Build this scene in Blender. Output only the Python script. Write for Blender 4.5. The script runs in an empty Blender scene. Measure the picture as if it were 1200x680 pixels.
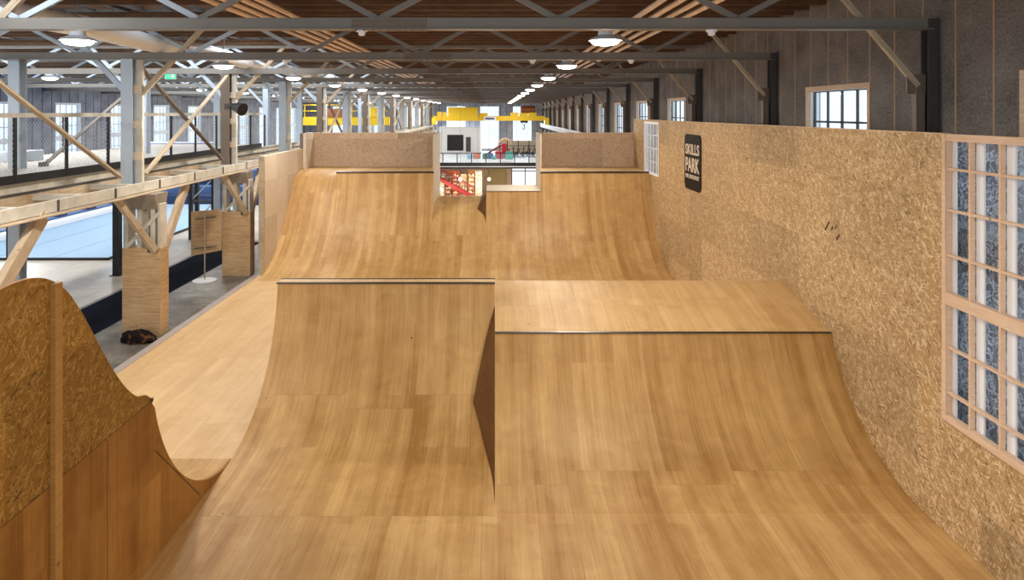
import bpy, bmesh, math, random
from mathutils import Vector, noise as mnoise
random.seed(7)
PI = math.pi
COL = bpy.context.scene.collection
E = 5.53            # camera height above the plywood floor
BAY = 6.27
Y0 = 11.03          # first truss in view

# ------------------------------------------------------------------ mesh builder
class MB:
    def __init__(s): s.v = []; s.f = []; s.uv = []; s.mi = []
    def face(s, pts, uvs=None, mi=0):
        n = len(s.v); s.v += [tuple(p) for p in pts]; s.f.append(list(range(n, n+len(pts)))); s.mi.append(mi)
        if uvs is None:
            a = Vector(pts[0]); nn = Vector((0,0,0))
            for i in range(len(pts)):
                p, q = Vector(pts[i]), Vector(pts[(i+1) % len(pts)]); nn += p.cross(q)
            ax = max(range(3), key=lambda i: abs(nn[i]))
            k = [(1,2),(0,2),(0,1)][ax]
            uvs = [(p[k[0]], p[k[1]]) for p in pts]
        s.uv.append(uvs)
    def hexa(s, c, long_axis=None, mi=0):
        # c: 8 corners, 0-3 bottom ring, 4-7 top ring; uv u runs along ring order 0->1 for beams
        for q in ((3,2,1,0),(4,5,6,7),(0,1,5,4),(1,2,6,5),(2,3,7,6),(3,0,4,7)):
            s.face([c[i] for i in q], None, mi)
    def box(s, x0,x1,y0,y1,z0,z1, mi=0):
        c = [(x0,y0,z0),(x1,y0,z0),(x1,y1,z0),(x0,y1,z0),(x0,y0,z1),(x1,y0,z1),(x1,y1,z1),(x0,y1,z1)]
        s.hexa(c, mi=mi); return s
    def bar(s, a, b, w, h, up=(0,0,1), mi=0):
        a, b = Vector(a), Vector(b); d = (b-a); L = d.length; d.normalize(); up = Vector(up)
        sx = d.cross(up)
        if sx.length < 1e-4: sx = d.cross(Vector((0,1,0)))
        sx.normalize(); u = sx.cross(d).normalized()
        r = [(-w/2,-h/2),(w/2,-h/2),(w/2,h/2),(-w/2,h/2)]
        A = [a + sx*p + u*q for p,q in r]; B = [b + sx*p + u*q for p,q in r]
        o = random.random()*5; per = [0, w, w+h, 2*w+h, 2*w+2*h]
        for i in range(4):
            j = (i+1) % 4
            s.face([A[i],A[j],B[j],B[i]], [(o,per[i]),(o,per[i+1]),(o+L,per[i+1]),(o+L,per[i])], mi)
        s.face([A[3],A[2],A[1],A[0]], [(0,0),(w,0),(w,h),(0,h)], mi); s.face(B, [(0,0),(w,0),(w,h),(0,h)], mi)
        return s
    def tube(s, pts, r, n=8, caps=True, mi=0):
        pts = [Vector(p) for p in pts]; rings = []; L = 0
        for i, p in enumerate(pts):
            d = (pts[min(i+1,len(pts)-1)] - pts[max(i-1,0)]).normalized()
            up = Vector((0,0,1)) if abs(d.z) < .9 else Vector((0,1,0))
            x = d.cross(up).normalized(); y = x.cross(d)
            rr = r[i] if isinstance(r, (list,tuple)) else r
            if i: L += (p-pts[i-1]).length
            rings.append(([p + (x*math.cos(2*PI*k/n) + y*math.sin(2*PI*k/n))*rr for k in range(n)], L))
        for (a,la),(b,lb) in zip(rings, rings[1:]):
            for k in range(n):
                j = (k+1) % n
                s.face([a[k],a[j],b[j],b[k]], [(la,k*.05),(la,k*.05+.05),(lb,k*.05+.05),(lb,k*.05)], mi)
        if caps:
            s.face(rings[0][0][::-1], None, mi); s.face(rings[-1][0], None, mi)
        return s
    def lathe(s, c, prof, n=24, mi=0):
        c = Vector(c); rings = [[c + Vector((r*math.cos(2*PI*k/n), r*math.sin(2*PI*k/n), z)) for k in range(n)] for r, z in prof]
        for a, b in zip(rings, rings[1:]):
            for k in range(n):
                j = (k+1) % n; s.face([a[k],a[j],b[j],b[k]], None, mi)
        return s
    def sweep(s, prof, x0, x1, t=.03, mi=0, voff=0):
        # prof: list of (y,z); surface of thickness t below it between x0 and x1, uv = (x, arc length)
        L = [0]
        for (a,b),(c,d) in zip(prof, prof[1:]): L.append(L[-1]+math.hypot(c-a, d-b))
        nr = []
        for i in range(len(prof)):
            a = prof[max(i-1,0)]; b = prof[min(i+1,len(prof)-1)]
            dy, dz = b[0]-a[0], b[1]-a[1]; l = math.hypot(dy,dz); nr.append((dz/l*t, -dy/l*t))
        lo = [(p[0]+q[0], p[1]+q[1]) for p,q in zip(prof, nr)]
        for i in range(len(prof)-1):
            p, q = prof[i], prof[i+1]; u, w = lo[i], lo[i+1]
            va, vb = L[i]+voff, L[i+1]+voff
            s.face([(x0,p[0],p[1]),(x1,p[0],p[1]),(x1,q[0],q[1]),(x0,q[0],q[1])], [(x0,va),(x1,va),(x1,vb),(x0,vb)], mi)
            s.face([(x0,w[0],w[1]),(x1,w[0],w[1]),(x1,u[0],u[1]),(x0,u[0],u[1])], [(x0,vb),(x1,vb),(x1,va),(x0,va)], mi)
            s.face([(x0,p[0],p[1]),(x0,q[0],q[1]),(x0,w[0],w[1]),(x0,u[0],u[1])], None, mi)
            s.face([(x1,q[0],q[1]),(x1,p[0],p[1]),(x1,u[0],u[1]),(x1,w[0],w[1])], None, mi)
        for i in (0, -1):
            p, q = prof[i], lo[i]
            s.face([(x0,p[0],p[1]),(x1,p[0],p[1]),(x1,q[0],q[1]),(x0,q[0],q[1])], None, mi)
        return s
    def plate(s, poly, x0, x1, mi=0):
        # poly in (y,z) extruded between x0 and x1
        A = [(x0,y,z) for y,z in poly]; B = [(x1,y,z) for y,z in poly]
        s.face(A[::-1], None, mi); s.face(B, None, mi)
        for i in range(len(poly)):
            j = (i+1) % len(poly); s.face([A[i],A[j],B[j],B[i]], None, mi)
        return s

BASE = {}
def build(name, mb, mats, parent=None, smooth=False, bevel=0, base=None):
    if not isinstance(mats, (list,tuple)): mats = [mats]
    off = Vector(base) if base is not None else Vector((0,0,0))
    if parent is not None: off = BASE[parent.name]
    me = bpy.data.meshes.new(name)
    bm = bmesh.new(); uvl = bm.loops.layers.uv.new('UVMap')
    vs = [bm.verts.new(Vector(p)-off) for p in mb.v]
    for f, uv, mi in zip(mb.f, mb.uv, mb.mi):
        try: fc = bm.faces.new([vs[i] for i in f])
        except ValueError: continue
        fc.material_index = mi; fc.smooth = smooth
        for lp, t in zip(fc.loops, uv): lp[uvl].uv = t
    bmesh.ops.remove_doubles(bm, verts=bm.verts, dist=1e-5)
    bmesh.ops.recalc_face_normals(bm, faces=bm.faces)
    bm.to_mesh(me); bm.free()
    for m in mats: me.materials.append(m)
    o = bpy.data.objects.new(name, me); COL.objects.link(o)
    if parent is not None: o.parent = parent
    else: o.location = off
    BASE[o.name] = off
    if smooth:
        try: me.set_sharp_from_angle(angle=math.radians(35))
        except Exception: pass
    if bevel:
        b = o.modifiers.new('bevel', 'BEVEL'); b.width = bevel; b.segments = 2; b.limit_method = 'ANGLE'
    return o
def tag(o, label, cat, group=None, kind=None):
    o['label'] = label; o['category'] = cat
    if group: o['group'] = group
    if kind: o['kind'] = kind
    return o
def thing(name, loc, label, cat, group=None):
    o = bpy.data.objects.new(name, None); COL.objects.link(o); o.location = loc; o.empty_display_size = .2
    BASE[o.name] = Vector(loc); return tag(o, label, cat, group)
def struct(name, mb, mats, parent=None, **k):
    o = build(name, mb, mats, parent, **k)
    if parent is None: o['kind'] = 'structure'
    return o
def sroot(name, loc):
    o = bpy.data.objects.new(name, None); COL.objects.link(o); o.location = loc; o['kind'] = 'structure'
    BASE[o.name] = Vector(loc); return o
KIDS = {}
def dup(root, loc, label=None):
    def cp(o, par):
        c = o.copy(); COL.objects.link(c); c.parent = par
        for ch in o.children: cp(ch, c)
        return c
    r = cp(root, None); r.location = loc
    if label: r['label'] = label
    return r
ORD = ['first','second','third','fourth','fifth','sixth','seventh','eighth','ninth','tenth','eleventh','twelfth','thirteenth','fourteenth','fifteenth','sixteenth','seventeenth','eighteenth','nineteenth','twentieth']

# ------------------------------------------------------------------ materials
def srgb(r,g,b):
    f = lambda c: (c/255/12.92) if c/255 <= .04045 else ((c/255+.055)/1.055)**2.4
    return (f(r),f(g),f(b),1)
class N:
    def __init__(s, name):
        s.m = bpy.data.materials.new(name); s.m.use_nodes = True; s.t = s.m.node_tree; s.t.nodes.clear()
        s.out = s.n('ShaderNodeOutputMaterial'); s.b = s.n('ShaderNodeBsdfPrincipled'); s.l(s.b.outputs[0], s.out.inputs[0])
    def n(s, typ, **k):
        x = s.t.nodes.new(typ)
        for a, v in k.items(): setattr(x, a, v)
        return x
    def l(s, a, b): s.t.links.new(a, b)
    def uv(s, scale=(1,1,1), rot=0, src='UV'):
        c = s.n('ShaderNodeTexCoord'); m = s.n('ShaderNodeMapping'); m.inputs['Scale'].default_value = scale; m.inputs['Rotation'].default_value = (0,0,rot)
        s.l(c.outputs[src], m.inputs[0]); return m.outputs[0]
    def noise(s, v, scale, detail=4, rough=.55, dist=0):
        x = s.n('ShaderNodeTexNoise'); x.inputs['Scale'].default_value = scale; x.inputs['Detail'].default_value = detail
        x.inputs['Roughness'].default_value = rough; x.inputs['Distortion'].default_value = dist; s.l(v, x.inputs['Vector']); return x.outputs['Fac']
    def ramp(s, f, stops):
        x = s.n('ShaderNodeValToRGB'); e = x.color_ramp.elements
        while len(e) < len(stops): e.new(.5)
        for q, (p, c) in zip(e, stops): q.position = p; q.color = c if len(c) == 4 else (*c, 1)
        s.l(f, x.inputs[0]); return x.outputs[0]
    def mix(s, a, b, fac, mode='MIX'):
        x = s.n('ShaderNodeMix', data_type='RGBA', blend_type=mode)
        for v, i in ((fac,0),(a,6),(b,7)):
            if hasattr(v, 'links'): s.l(v, x.inputs[i])
            else: x.inputs[i].default_value = v
        return x.outputs[2]
    def math(s, op, a, b=None):
        x = s.n('ShaderNodeMath', operation=op)
        for i, v in enumerate((a,b)):
            if v is None: continue
            if hasattr(v, 'links'): s.l(v, x.inputs[i])
            else: x.inputs[i].default_value = v
        return x.outputs[0]
    def bump(s, h, st=.2, d=.01):
        x = s.n('ShaderNodeBump'); x.inputs['Strength'].default_value = st; x.inputs['Distance'].default_value = d
        s.l(h, x.inputs['Height']); s.l(x.outputs[0], s.b.inputs['Normal'])
    def done(s, col, rough=.6, metal=0, spec=.5):
        if hasattr(col, 'links'): s.l(col, s.b.inputs['Base Color'])
        else: s.b.inputs['Base Color'].default_value = col
        if hasattr(rough, 'links'): s.l(rough, s.b.inputs['Roughness'])
        else: s.b.inputs['Roughness'].default_value = rough
        s.b.inputs['Metallic'].default_value = metal; s.b.inputs['Specular IOR Level'].default_value = spec
        return s.m
g = lambda v: (v,v,v,1)

def ply(name, light, dark, sheet=(3.0,1.25), seam=True, rough=.42, shift=0, streak=1.0, contrast=1.0):
    """varnished birch plywood: sheets of differing tone, grain along the run of the ramp"""
    k = N(name); c = k.n('ShaderNodeTexCoord'); sp = k.n('ShaderNodeSeparateXYZ'); k.l(c.outputs['UV'], sp.inputs[0])
    cb = k.n('ShaderNodeCombineXYZ'); k.l(sp.outputs[1], cb.inputs[0]); k.l(sp.outputs[0], cb.inputs[1])   # (v,u)
    off = k.n('ShaderNodeVectorMath', operation='ADD'); off.inputs[1].default_value = (19.7+shift, 20.17, 0); k.l(cb.outputs[0], off.inputs[0])
    br = k.n('ShaderNodeTexBrick'); br.offset = .09; br.offset_frequency = 2
    br.inputs['Color1'].default_value = g(0); br.inputs['Color2'].default_value = g(1); br.inputs['Mortar'].default_value = g(.5)
    br.inputs['Scale'].default_value = 1; br.inputs['Brick Width'].default_value = sheet[0]; br.inputs['Row Height'].default_value = sheet[1]
    br.inputs['Mortar Size'].default_value = .0035; br.inputs['Mortar Smooth'].default_value = .6
    k.l(off.outputs[0], br.inputs['Vector'])
    # grain, stretched along v
    m1 = k.n('ShaderNodeMapping'); m1.inputs['Scale'].default_value = (.55, 20, 1); k.l(off.outputs[0], m1.inputs[0])
    # shift grain per sheet
    ad = k.n('ShaderNodeVectorMath', operation='ADD'); k.l(m1.outputs[0], ad.inputs[0])
    sc = k.n('ShaderNodeVectorMath', operation='SCALE'); sc.inputs['Scale'].default_value = 37; k.l(br.outputs['Color'], sc.inputs[0]); k.l(sc.outputs[0], ad.inputs[1])
    grain = k.noise(ad.outputs[0], 2.2, 5, .6, .4)
    m2 = k.n('ShaderNodeMapping'); m2.inputs['Scale'].default_value = (.12, 2.6*streak, 1); k.l(off.outputs[0], m2.inputs[0])
    ad2 = k.n('ShaderNodeVectorMath', operation='ADD'); k.l(m2.outputs[0], ad2.inputs[0]); k.l(sc.outputs[0], ad2.inputs[1])
    strk = k.noise(ad2.outputs[0], 1.6, 3, .6, .3)
    m3 = k.n('ShaderNodeMapping'); m3.inputs['Scale'].default_value = (.8, 2.2, 1); k.l(ad.outputs[0], m3.inputs[0])
    wv = k.n('ShaderNodeTexWave', wave_type='RINGS', rings_direction='Y'); wv.inputs['Scale'].default_value = .35; wv.inputs['Distortion'].default_value = 7
    wv.inputs['Detail'].default_value = 2; wv.inputs['Detail Scale'].default_value = .6; k.l(ad2.outputs[0], wv.inputs[0])
    big = k.noise(off.outputs[0], .45, 3, .5, .5)
    blot = k.noise(off.outputs[0], 2.3, 3, .6, .8)
    ve = k.n('ShaderNodeTexBrick'); ve.offset = .37; ve.inputs['Color1'].default_value = g(0); ve.inputs['Color2'].default_value = g(1); ve.inputs['Mortar'].default_value = g(.5)
    ve.inputs['Scale'].default_value = 1; ve.inputs['Brick Width'].default_value = sheet[0]; ve.inputs['Row Height'].default_value = sheet[1]/5; ve.inputs['Mortar Size'].default_value = .0
    vo_ = k.n('ShaderNodeVectorMath', operation='ADD'); k.l(off.outputs[0], vo_.inputs[0]); vo_.inputs[1].default_value = (.0,.0,0)
    wq = k.n('ShaderNodeVectorMath', operation='SCALE'); wq.inputs['Scale'].default_value = .012
    wn_ = k.n('ShaderNodeTexNoise'); wn_.inputs['Scale'].default_value = 60; k.l(off.outputs[0], wn_.inputs[0]); k.l(wn_.outputs['Color'], wq.inputs[0])
    wa = k.n('ShaderNodeVectorMath', operation='ADD'); k.l(vo_.outputs[0], wa.inputs[0]); k.l(wq.outputs[0], wa.inputs[1]); k.l(wa.outputs[0], ve.inputs['Vector'])
    # rippled flame figure across the grain, in patches
    rw = k.n('ShaderNodeTexWave', wave_type='BANDS', bands_direction='X'); rw.inputs['Scale'].default_value = 7; rw.inputs['Distortion'].default_value = 5; rw.inputs['Detail'].default_value = 2; rw.inputs['Detail Scale'].default_value = 1.4
    k.l(off.outputs[0], rw.inputs[0])
    mp_ = k.n('ShaderNodeMapping'); mp_.inputs['Scale'].default_value = (.5,1.6,1); k.l(ad.outputs[0] if False else off.outputs[0], mp_.inputs[0])
    pm_ = k.ramp(k.noise(mp_.outputs[0], 1.1, 2, .5), [(.56,g(0)),(.68,g(1))])
    f = k.math('MULTIPLY', grain, .5)
    f = k.math('ADD', f, k.math('MULTIPLY', ve.outputs['Color'], .17))
    f = k.math('ADD', f, k.math('MULTIPLY', k.math('MULTIPLY', rw.outputs['Color'], pm_), .09))
    f = k.math('ADD', f, k.math('MULTIPLY', strk, .70*contrast))
    f = k.math('ADD', f, k.math('MULTIPLY', br.outputs['Color'], .10))
    f = k.math('ADD', f, k.math('MULTIPLY', big, .42))
    f = k.math('ADD', f, k.math('MULTIPLY', blot, .34))
    f = k.math('ADD', f, k.math('MULTIPLY', wv.outputs['Color'], .04))
    mid = tuple((a+b)/2 for a,b in zip(light, dark))
    col = k.ramp(k.math('SUBTRACT', f, .58), [(.22, light), (.5, mid), (.8, dark)])
    if seam:
        col = k.mix(col, (dark[0]*.35, dark[1]*.3, dark[2]*.25, 1), k.math('MULTIPLY', br.outputs['Fac'], .45))
    # small dark knots and scuffs
    vo = k.n('ShaderNodeTexVoronoi'); vo.inputs['Scale'].default_value = .9; k.l(off.outputs[0], vo.inputs['Vector'])
    kn = k.math('LESS_THAN', vo.outputs['Distance'], .018)
    col = k.mix(col, (.08,.035,.01,1), k.math('MULTIPLY', kn, .7))
    k.bump(grain, .03, .002)
    rg = k.math('ADD', k.math('MULTIPLY', blot, .2), rough-.02)
    return k.done(col, rg, spec=.35)

def osb(name, base, light, dark, sc=1.0, flake=1.0):
    k = N(name); uv = k.uv()
    wob = k.n('ShaderNodeTexNoise'); wob.inputs['Scale'].default_value = 6*sc; wob.inputs['Detail'].default_value = 2; k.l(uv, wob.inputs[0])
    wm = k.n('ShaderNodeVectorMath', operation='SCALE'); wm.inputs['Scale'].default_value = .05/sc; k.l(wob.outputs['Color'], wm.inputs[0])
    av = k.n('ShaderNodeVectorMath', operation='ADD'); k.l(uv, av.inputs[0]); k.l(wm.outputs[0], av.inputs[1])
    cols = None; hs = None
    for i, (ang, sx, sy) in enumerate(((.2,9,48),(1.25,10,56),(2.2,8.5,44),(-.5,11,60))):
        mp = k.n('ShaderNodeMapping'); mp.inputs['Rotation'].default_value = (0,0,ang); mp.inputs['Scale'].default_value = (sx*sc,sy*sc,1)
        mp.inputs['Location'].default_value = (i*3.3,i*1.7,0)
        k.l(av.outputs[0], mp.inputs[0])
        # mapping applies scale then rotation; rotate first with a second node
        r = k.n('ShaderNodeVectorRotate'); r.inputs['Angle'].default_value = ang; k.l(av.outputs[0], r.inputs[0])
        mp.inputs['Rotation'].default_value = (0,0,0); k.l(r.outputs[0], mp.inputs[0])
        v = k.n('ShaderNodeTexVoronoi'); v.inputs['Scale'].default_value = 1; k.l(mp.outputs[0], v.inputs['Vector'])
        s3 = k.n('ShaderNodeSeparateColor'); k.l(v.outputs['Color'], s3.inputs[0])
        tone = k.ramp(s3.outputs[0], [(0,dark),(.1,base),(.6,base),(.95,light)])
        if cols is None: cols = tone; hs = s3.outputs[0]
        else:
            pick = k.math('GREATER_THAN', s3.outputs[1], (.5,.5,.66,.75)[i])
            cols = k.mix(cols, tone, k.math('MULTIPLY', pick, .9))
    big = k.noise(uv, .8, 3, .6)
    spk = k.n('ShaderNodeMapping'); spk.inputs['Scale'].default_value = (14,30,1); k.l(uv, spk.inputs[0])
    sn = k.noise(spk.outputs[0], 1.0, 3, .7, .8)
    cols = k.mix(cols, dark, k.ramp(sn, [(.60,g(0)),(.68,g(.85))]))
    sl = k.n('ShaderNodeMapping'); sl.inputs['Scale'].default_value = (26,11,1); sl.inputs['Location'].default_value = (5,3,0); k.l(uv, sl.inputs[0])
    cols = k.mix(cols, light, k.ramp(k.noise(sl.outputs[0], 1.0, 3, .7, 1.2), [(.60,g(0)),(.68,g(.7))]))
    cols = k.mix(cols, k.mix(cols, base, .6), k.math('SUBTRACT', 1, flake) if False else 1-flake)
    cols = k.mix(cols, (.55,.42,.28,1), k.math('MULTIPLY', k.math('SUBTRACT', big, .35), .35), 'MULTIPLY')
    # sheet joints 2.5 x 1.25 with differing tone
    mp = k.n('ShaderNodeMapping'); mp.inputs['Location'].default_value = (20.4,20.59,0); k.l(uv, mp.inputs[0])
    br = k.n('ShaderNodeTexBrick'); br.offset = .5; br.inputs['Scale'].default_value = 1; br.inputs['Brick Width'].default_value = 2.5; br.inputs['Row Height'].default_value = 1.25
    br.inputs['Color1'].default_value = g(.64); br.inputs['Color2'].default_value = g(1); br.inputs['Mortar'].default_value = g(.6); br.inputs['Mortar Size'].default_value = .003
    k.l(mp.outputs[0], br.inputs['Vector'])
    cols = k.mix(cols, br.outputs['Color'], .9, 'MULTIPLY')
    k.bump(hs, .12, .004)
    return k.done(cols, .62, spec=.3)

def plain(name, col, rough=.5, metal=0, var=.25, scale=3, dark=.5, src='Object', spec=.5, bump=0):
    k = N(name); uv = k.uv(src=src)
    n = k.noise(uv, scale, 5, .6, .3)
    d = tuple(c*dark for c in col[:3]) + (1,)
    c = k.mix(col, d, k.math('MULTIPLY', k.math('SUBTRACT', n, .38), var*3.2))
    if bump: k.bump(n, bump, .01)
    return k.done(c, rough, metal, spec)
def timber(name, light, dark, rough=.6, sc=1):
    k = N(name); uv = k.uv((1.3*sc, 22*sc, 1)); n = k.noise(uv, 1.5, 5, .6, 1.2); b = k.noise(k.uv(), 1.3, 3)
    f = k.math('ADD', k.math('MULTIPLY', n, .75), k.math('MULTIPLY', b, .4))
    c = k.ramp(f, [(.38, light), (.78, dark)])
    vo = k.n('ShaderNodeTexVoronoi'); vo.inputs['Scale'].default_value = 2.2; k.l(k.uv(), vo.inputs['Vector'])
    c = k.mix(c, (.09,.04,.015,1), k.math('MULTIPLY', k.math('LESS_THAN', vo.outputs['Distance'], .05), .6))
    return k.done(c, rough, spec=.3)
def emit(name, col, st):
    k = N(name); e = k.n('ShaderNodeEmission'); e.inputs[0].default_value = col; e.inputs[1].default_value = st; k.l(e.outputs[0], k.out.inputs[0]); return k.m

M = {}
M['floor_ply'] = ply('plywood_floor', (.70,.45,.185,1), (.38,.19,.05,1), rough=.42)
M['lane_ply'] = ply('plywood_lane', (.78,.545,.29,1), (.60,.37,.165,1), rough=.42, shift=.9)
M['ramp_ply'] = ply('plywood_ramp', (.68,.425,.165,1), (.34,.165,.038,1), rough=.42)
M['far_ply'] = ply('plywood_far', (.72,.47,.20,1), (.40,.205,.058,1), rough=.42)
M['bank_ply'] = ply('plywood_bank', (.76,.51,.24,1), (.52,.30,.11,1), rough=.42)
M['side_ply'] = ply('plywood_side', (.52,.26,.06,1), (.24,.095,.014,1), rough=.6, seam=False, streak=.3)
M['infill'] = timber('shaded_plywood', (.17,.066,.012,1), (.09,.032,.006,1))  # shade of the narrow gap between ramps put into the wood colour
M['box_ply'] = timber('plywood_casing', srgb(222,190,146), srgb(160,124,84), sc=.8)
M['osb'] = osb('strand_board', (.53,.335,.145,1), (.88,.68,.42,1), (.22,.10,.028,1), flake=1.0)
M['osb_pale'] = osb('strand_board_pale', (.92,.79,.62,1), (.97,.90,.78,1), (.68,.50,.32,1), flake=.45)
M['osb_brown'] = osb('strand_board_brown', (.78,.56,.38,1), (.90,.74,.56,1), (.30,.17,.09,1), flake=.8)
M['osb_side'] = osb('strand_board_side', (.40,.19,.03,1), (.66,.40,.11,1), (.17,.07,.01,1), flake=.9)
M['frame_wood'] = timber('frame_pine', srgb(236,208,180), srgb(212,176,142))
M['pale_edge'] = plain('pale_painted_edge', srgb(222,205,180), .6, var=.12)
M['timber'] = timber('brace_timber', srgb(216,198,170), srgb(160,136,108))
M['stud'] = timber('stud_pine', (.55,.30,.09,1), (.38,.18,.045,1))
M['girder'] = plain('weathered_girder', srgb(216,210,196), .65, var=.45, scale=2.5, dark=.42)
M['steel_blue'] = plain('blue_grey_steel', srgb(196,206,216), .45, .2, var=.3, dark=.7)
M['steel_brown'] = plain('brown_grey_steel', srgb(128,112,98), .5, .2, var=.3, dark=.6)
M['steel_dark'] = plain('dark_steel', srgb(84,80,78), .5, .3, var=.3)
M['grey_brown'] = plain('grey_brown_corbel', srgb(150,138,122), .7, var=.5)  # darker grey-brown than the girders, with blotchy tone
M['chord'] = plain('truss_steel', srgb(140,133,124), .5, .2, var=.35, scale=.8, dark=.6)
M['black'] = plain('black_steel', (.012,.012,.014,1), .45, .2, var=.1)
M['coping'] = plain('coping_steel', (.12,.11,.11,1), .3, .85, var=.2)
M['lip'] = plain('lip_steel', (.5,.42,.33,1), .35, .5, var=.2)
M['white'] = plain('white_paint', srgb(248,249,252), .5, var=.06)
M['deck_grey'] = plain('deck_grey', srgb(190,184,174), .6, var=.15)
M['duct'] = plain('duct_white', srgb(252,254,255), .35, var=.02)
M['white_metal'] = plain('white_duct', srgb(240,243,248), .5, var=.08)
M['copper'] = plain('copper_pipe', srgb(246,220,196), .45, .0, var=.15)
M['kerb'] = plain('kerb_grey', srgb(176,164,158), .5, var=.2)
M['yellow'] = plain('crane_yellow', srgb(238,200,30), .45, var=.12)
M['red'] = plain('stair_red', srgb(120,8,10), .45, var=.1)
M['blue_mat'] = plain('light_blue_mat', srgb(156,186,214), .8, var=.12, scale=.7, dark=.8)
M['navy'] = plain('navy_padding', srgb(28,50,92), .6, var=.2)
M['mid_blue'] = plain('blue_padding', srgb(70,105,160), .6, var=.2)
M['ext_brown'] = plain('cupboard_brown', srgb(150,90,50), .5, var=.3)
def conc():
    k = N('concrete'); uv = k.uv(src='Object'); a = k.noise(uv, .35, 5, .6, .3); b = k.noise(uv, 3, 6, .65); 
    f = k.math('ADD', k.math('MULTIPLY', a, .7), k.math('MULTIPLY', b, .35))
    c = k.ramp(f, [(.35, srgb(218,211,200)), (.62, srgb(184,176,164)), (.8, srgb(140,130,120))])
    br = k.n('ShaderNodeTexBrick'); br.offset = 0; br.inputs['Scale'].default_value = 1; br.inputs['Brick Width'].default_value = 3.1; br.inputs['Row Height'].default_value = 3.1; br.inputs['Mortar Size'].default_value = .012
    k.l(k.uv(src='Object'), br.inputs['Vector'])
    c = k.mix(c, g(.2), k.math('MULTIPLY', br.outputs['Fac'], .5))
    return k.done(c, .35, spec=.4)
M['concrete'] = conc()
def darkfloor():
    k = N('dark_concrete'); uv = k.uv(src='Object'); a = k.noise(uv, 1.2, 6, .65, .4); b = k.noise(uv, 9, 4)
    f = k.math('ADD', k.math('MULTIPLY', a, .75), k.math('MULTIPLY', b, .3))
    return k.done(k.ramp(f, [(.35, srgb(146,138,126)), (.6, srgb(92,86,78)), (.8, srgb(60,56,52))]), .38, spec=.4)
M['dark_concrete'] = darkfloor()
M['matte'] = plain('dark_blue_matte', srgb(14,19,32), .9, var=.3, scale=1, spec=.05)
def wallfelt():
    k = N('grey_fibre_panel'); c = k.n('ShaderNodeTexCoord'); sp = k.n('ShaderNodeSeparateXYZ'); k.l(c.outputs['UV'], sp.inputs[0])
    n = k.noise(c.outputs['UV'], 22, 6, .75); b = k.noise(c.outputs['UV'], 1.1, 4, .6)
    f = k.math('ADD', k.math('MULTIPLY', n, .7), k.math('MULTIPLY', b, .4))
    col = k.ramp(f, [(.38, srgb(158,150,143)), (.7, srgb(92,86,82))])
    md = k.math('MODULO', k.math('ADD', sp.outputs[0], 101.2), .81)
    col = k.mix(col, srgb(190,158,122), k.math('LESS_THAN', md, .035))
    k.bump(n, .25, .01)
    return k.done(col, .95, spec=.1)
M['felt'] = wallfelt()
def bluewall():
    k = N('grey_blue_cladding'); c = k.n('ShaderNodeTexCoord'); sp = k.n('ShaderNodeSeparateXYZ'); k.l(c.outputs['UV'], sp.inputs[0])
    b = k.noise(c.outputs['UV'], 1.1, 4, .6); col = k.ramp(b, [(.3, srgb(168,171,180)), (.7, srgb(128,131,142))])
    md = k.math('MODULO', k.math('ADD', sp.outputs[0], 100), .9)
    col = k.mix(col, srgb(60,60,66), k.math('LESS_THAN', md, .06))
    return k.done(col, .8, spec=.2)
M['cladding'] = bluewall()
def roofm():
    k = N('roof_boards'); c = k.n('ShaderNodeTexCoord'); sp = k.n('ShaderNodeSeparateXYZ'); k.l(c.outputs['UV'], sp.inputs[0])
    b = k.noise(k.uv((.5,4,1)), 1.2, 4, .6); col = k.ramp(b, [(.3, srgb(118,86,62)), (.7, srgb(66,48,36))])
    md = k.math('MODULO', k.math('ADD', sp.outputs[1], 100), .24)
    col = k.mix(col, srgb(40,28,22), k.math('LESS_THAN', md, .03))
    return k.done(col, .8, spec=.2)
M['roof'] = roofm()
M['joist'] = timber('joist_brown', srgb(132,98,70), srgb(84,60,42))
M['lamp_glow'] = emit('lamp_glow', (1,.93,.8,1), 14)
M['exit_glow'] = emit('exit_glow', (.12,.85,.45,1), 1.3)
def glassm(name, tint=(1,1,1,1), gloss=.08, rough=.03, film=False):
    k = N(name); t = k.n('ShaderNodeBsdfTransparent'); t.inputs[0].default_value = tint
    gl = k.n('ShaderNodeBsdfGlossy'); gl.inputs[1].default_value = rough; mx = k.n('ShaderNodeMixShader'); mx.inputs[0].default_value = gloss
    k.l(t.outputs[0], mx.inputs[1]); k.l(gl.outputs[0], mx.inputs[2]); k.l(mx.outputs[0], k.out.inputs[0])
    if film:
        uv = k.uv(src='Object'); n = k.noise(uv, 5.5, 5, .65, 2.2)
        r = k.ramp(n, [(.46,g(0)),(.5,g(1)),(.54,g(0))])      # thin crinkle lines
        n2 = k.noise(uv, 2.2, 3, .6, 1)
        bp = k.n('ShaderNodeBump'); bp.inputs['Strength'].default_value = 1; bp.inputs['Distance'].default_value = .06; k.l(n, bp.inputs['Height']); k.l(bp.outputs[0], gl.inputs['Normal'])
        gl.inputs[0].default_value = (.85,.9,1,1)
        d = k.n('ShaderNodeBsdfTranslucent'); d.inputs[0].default_value = (.8,.85,.92,1)
        df = k.n('ShaderNodeBsdfDiffuse'); df.inputs[0].default_value = (.75,.8,.86,1)
        ad = k.n('ShaderNodeMixShader'); ad.inputs[0].default_value = .5; k.l(d.outputs[0], ad.inputs[1]); k.l(df.outputs[0], ad.inputs[2])
        m2 = k.n('ShaderNodeMixShader'); k.l(k.math('ADD', k.math('MULTIPLY', k.math('MULTIPLY', r, n2), 1.7), .09), m2.inputs[0])
        k.l(mx.outputs[0], m2.inputs[1]); k.l(ad.outputs[0], m2.inputs[2]); k.l(m2.outputs[0], k.out.inputs[0])
    return k.m
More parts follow.
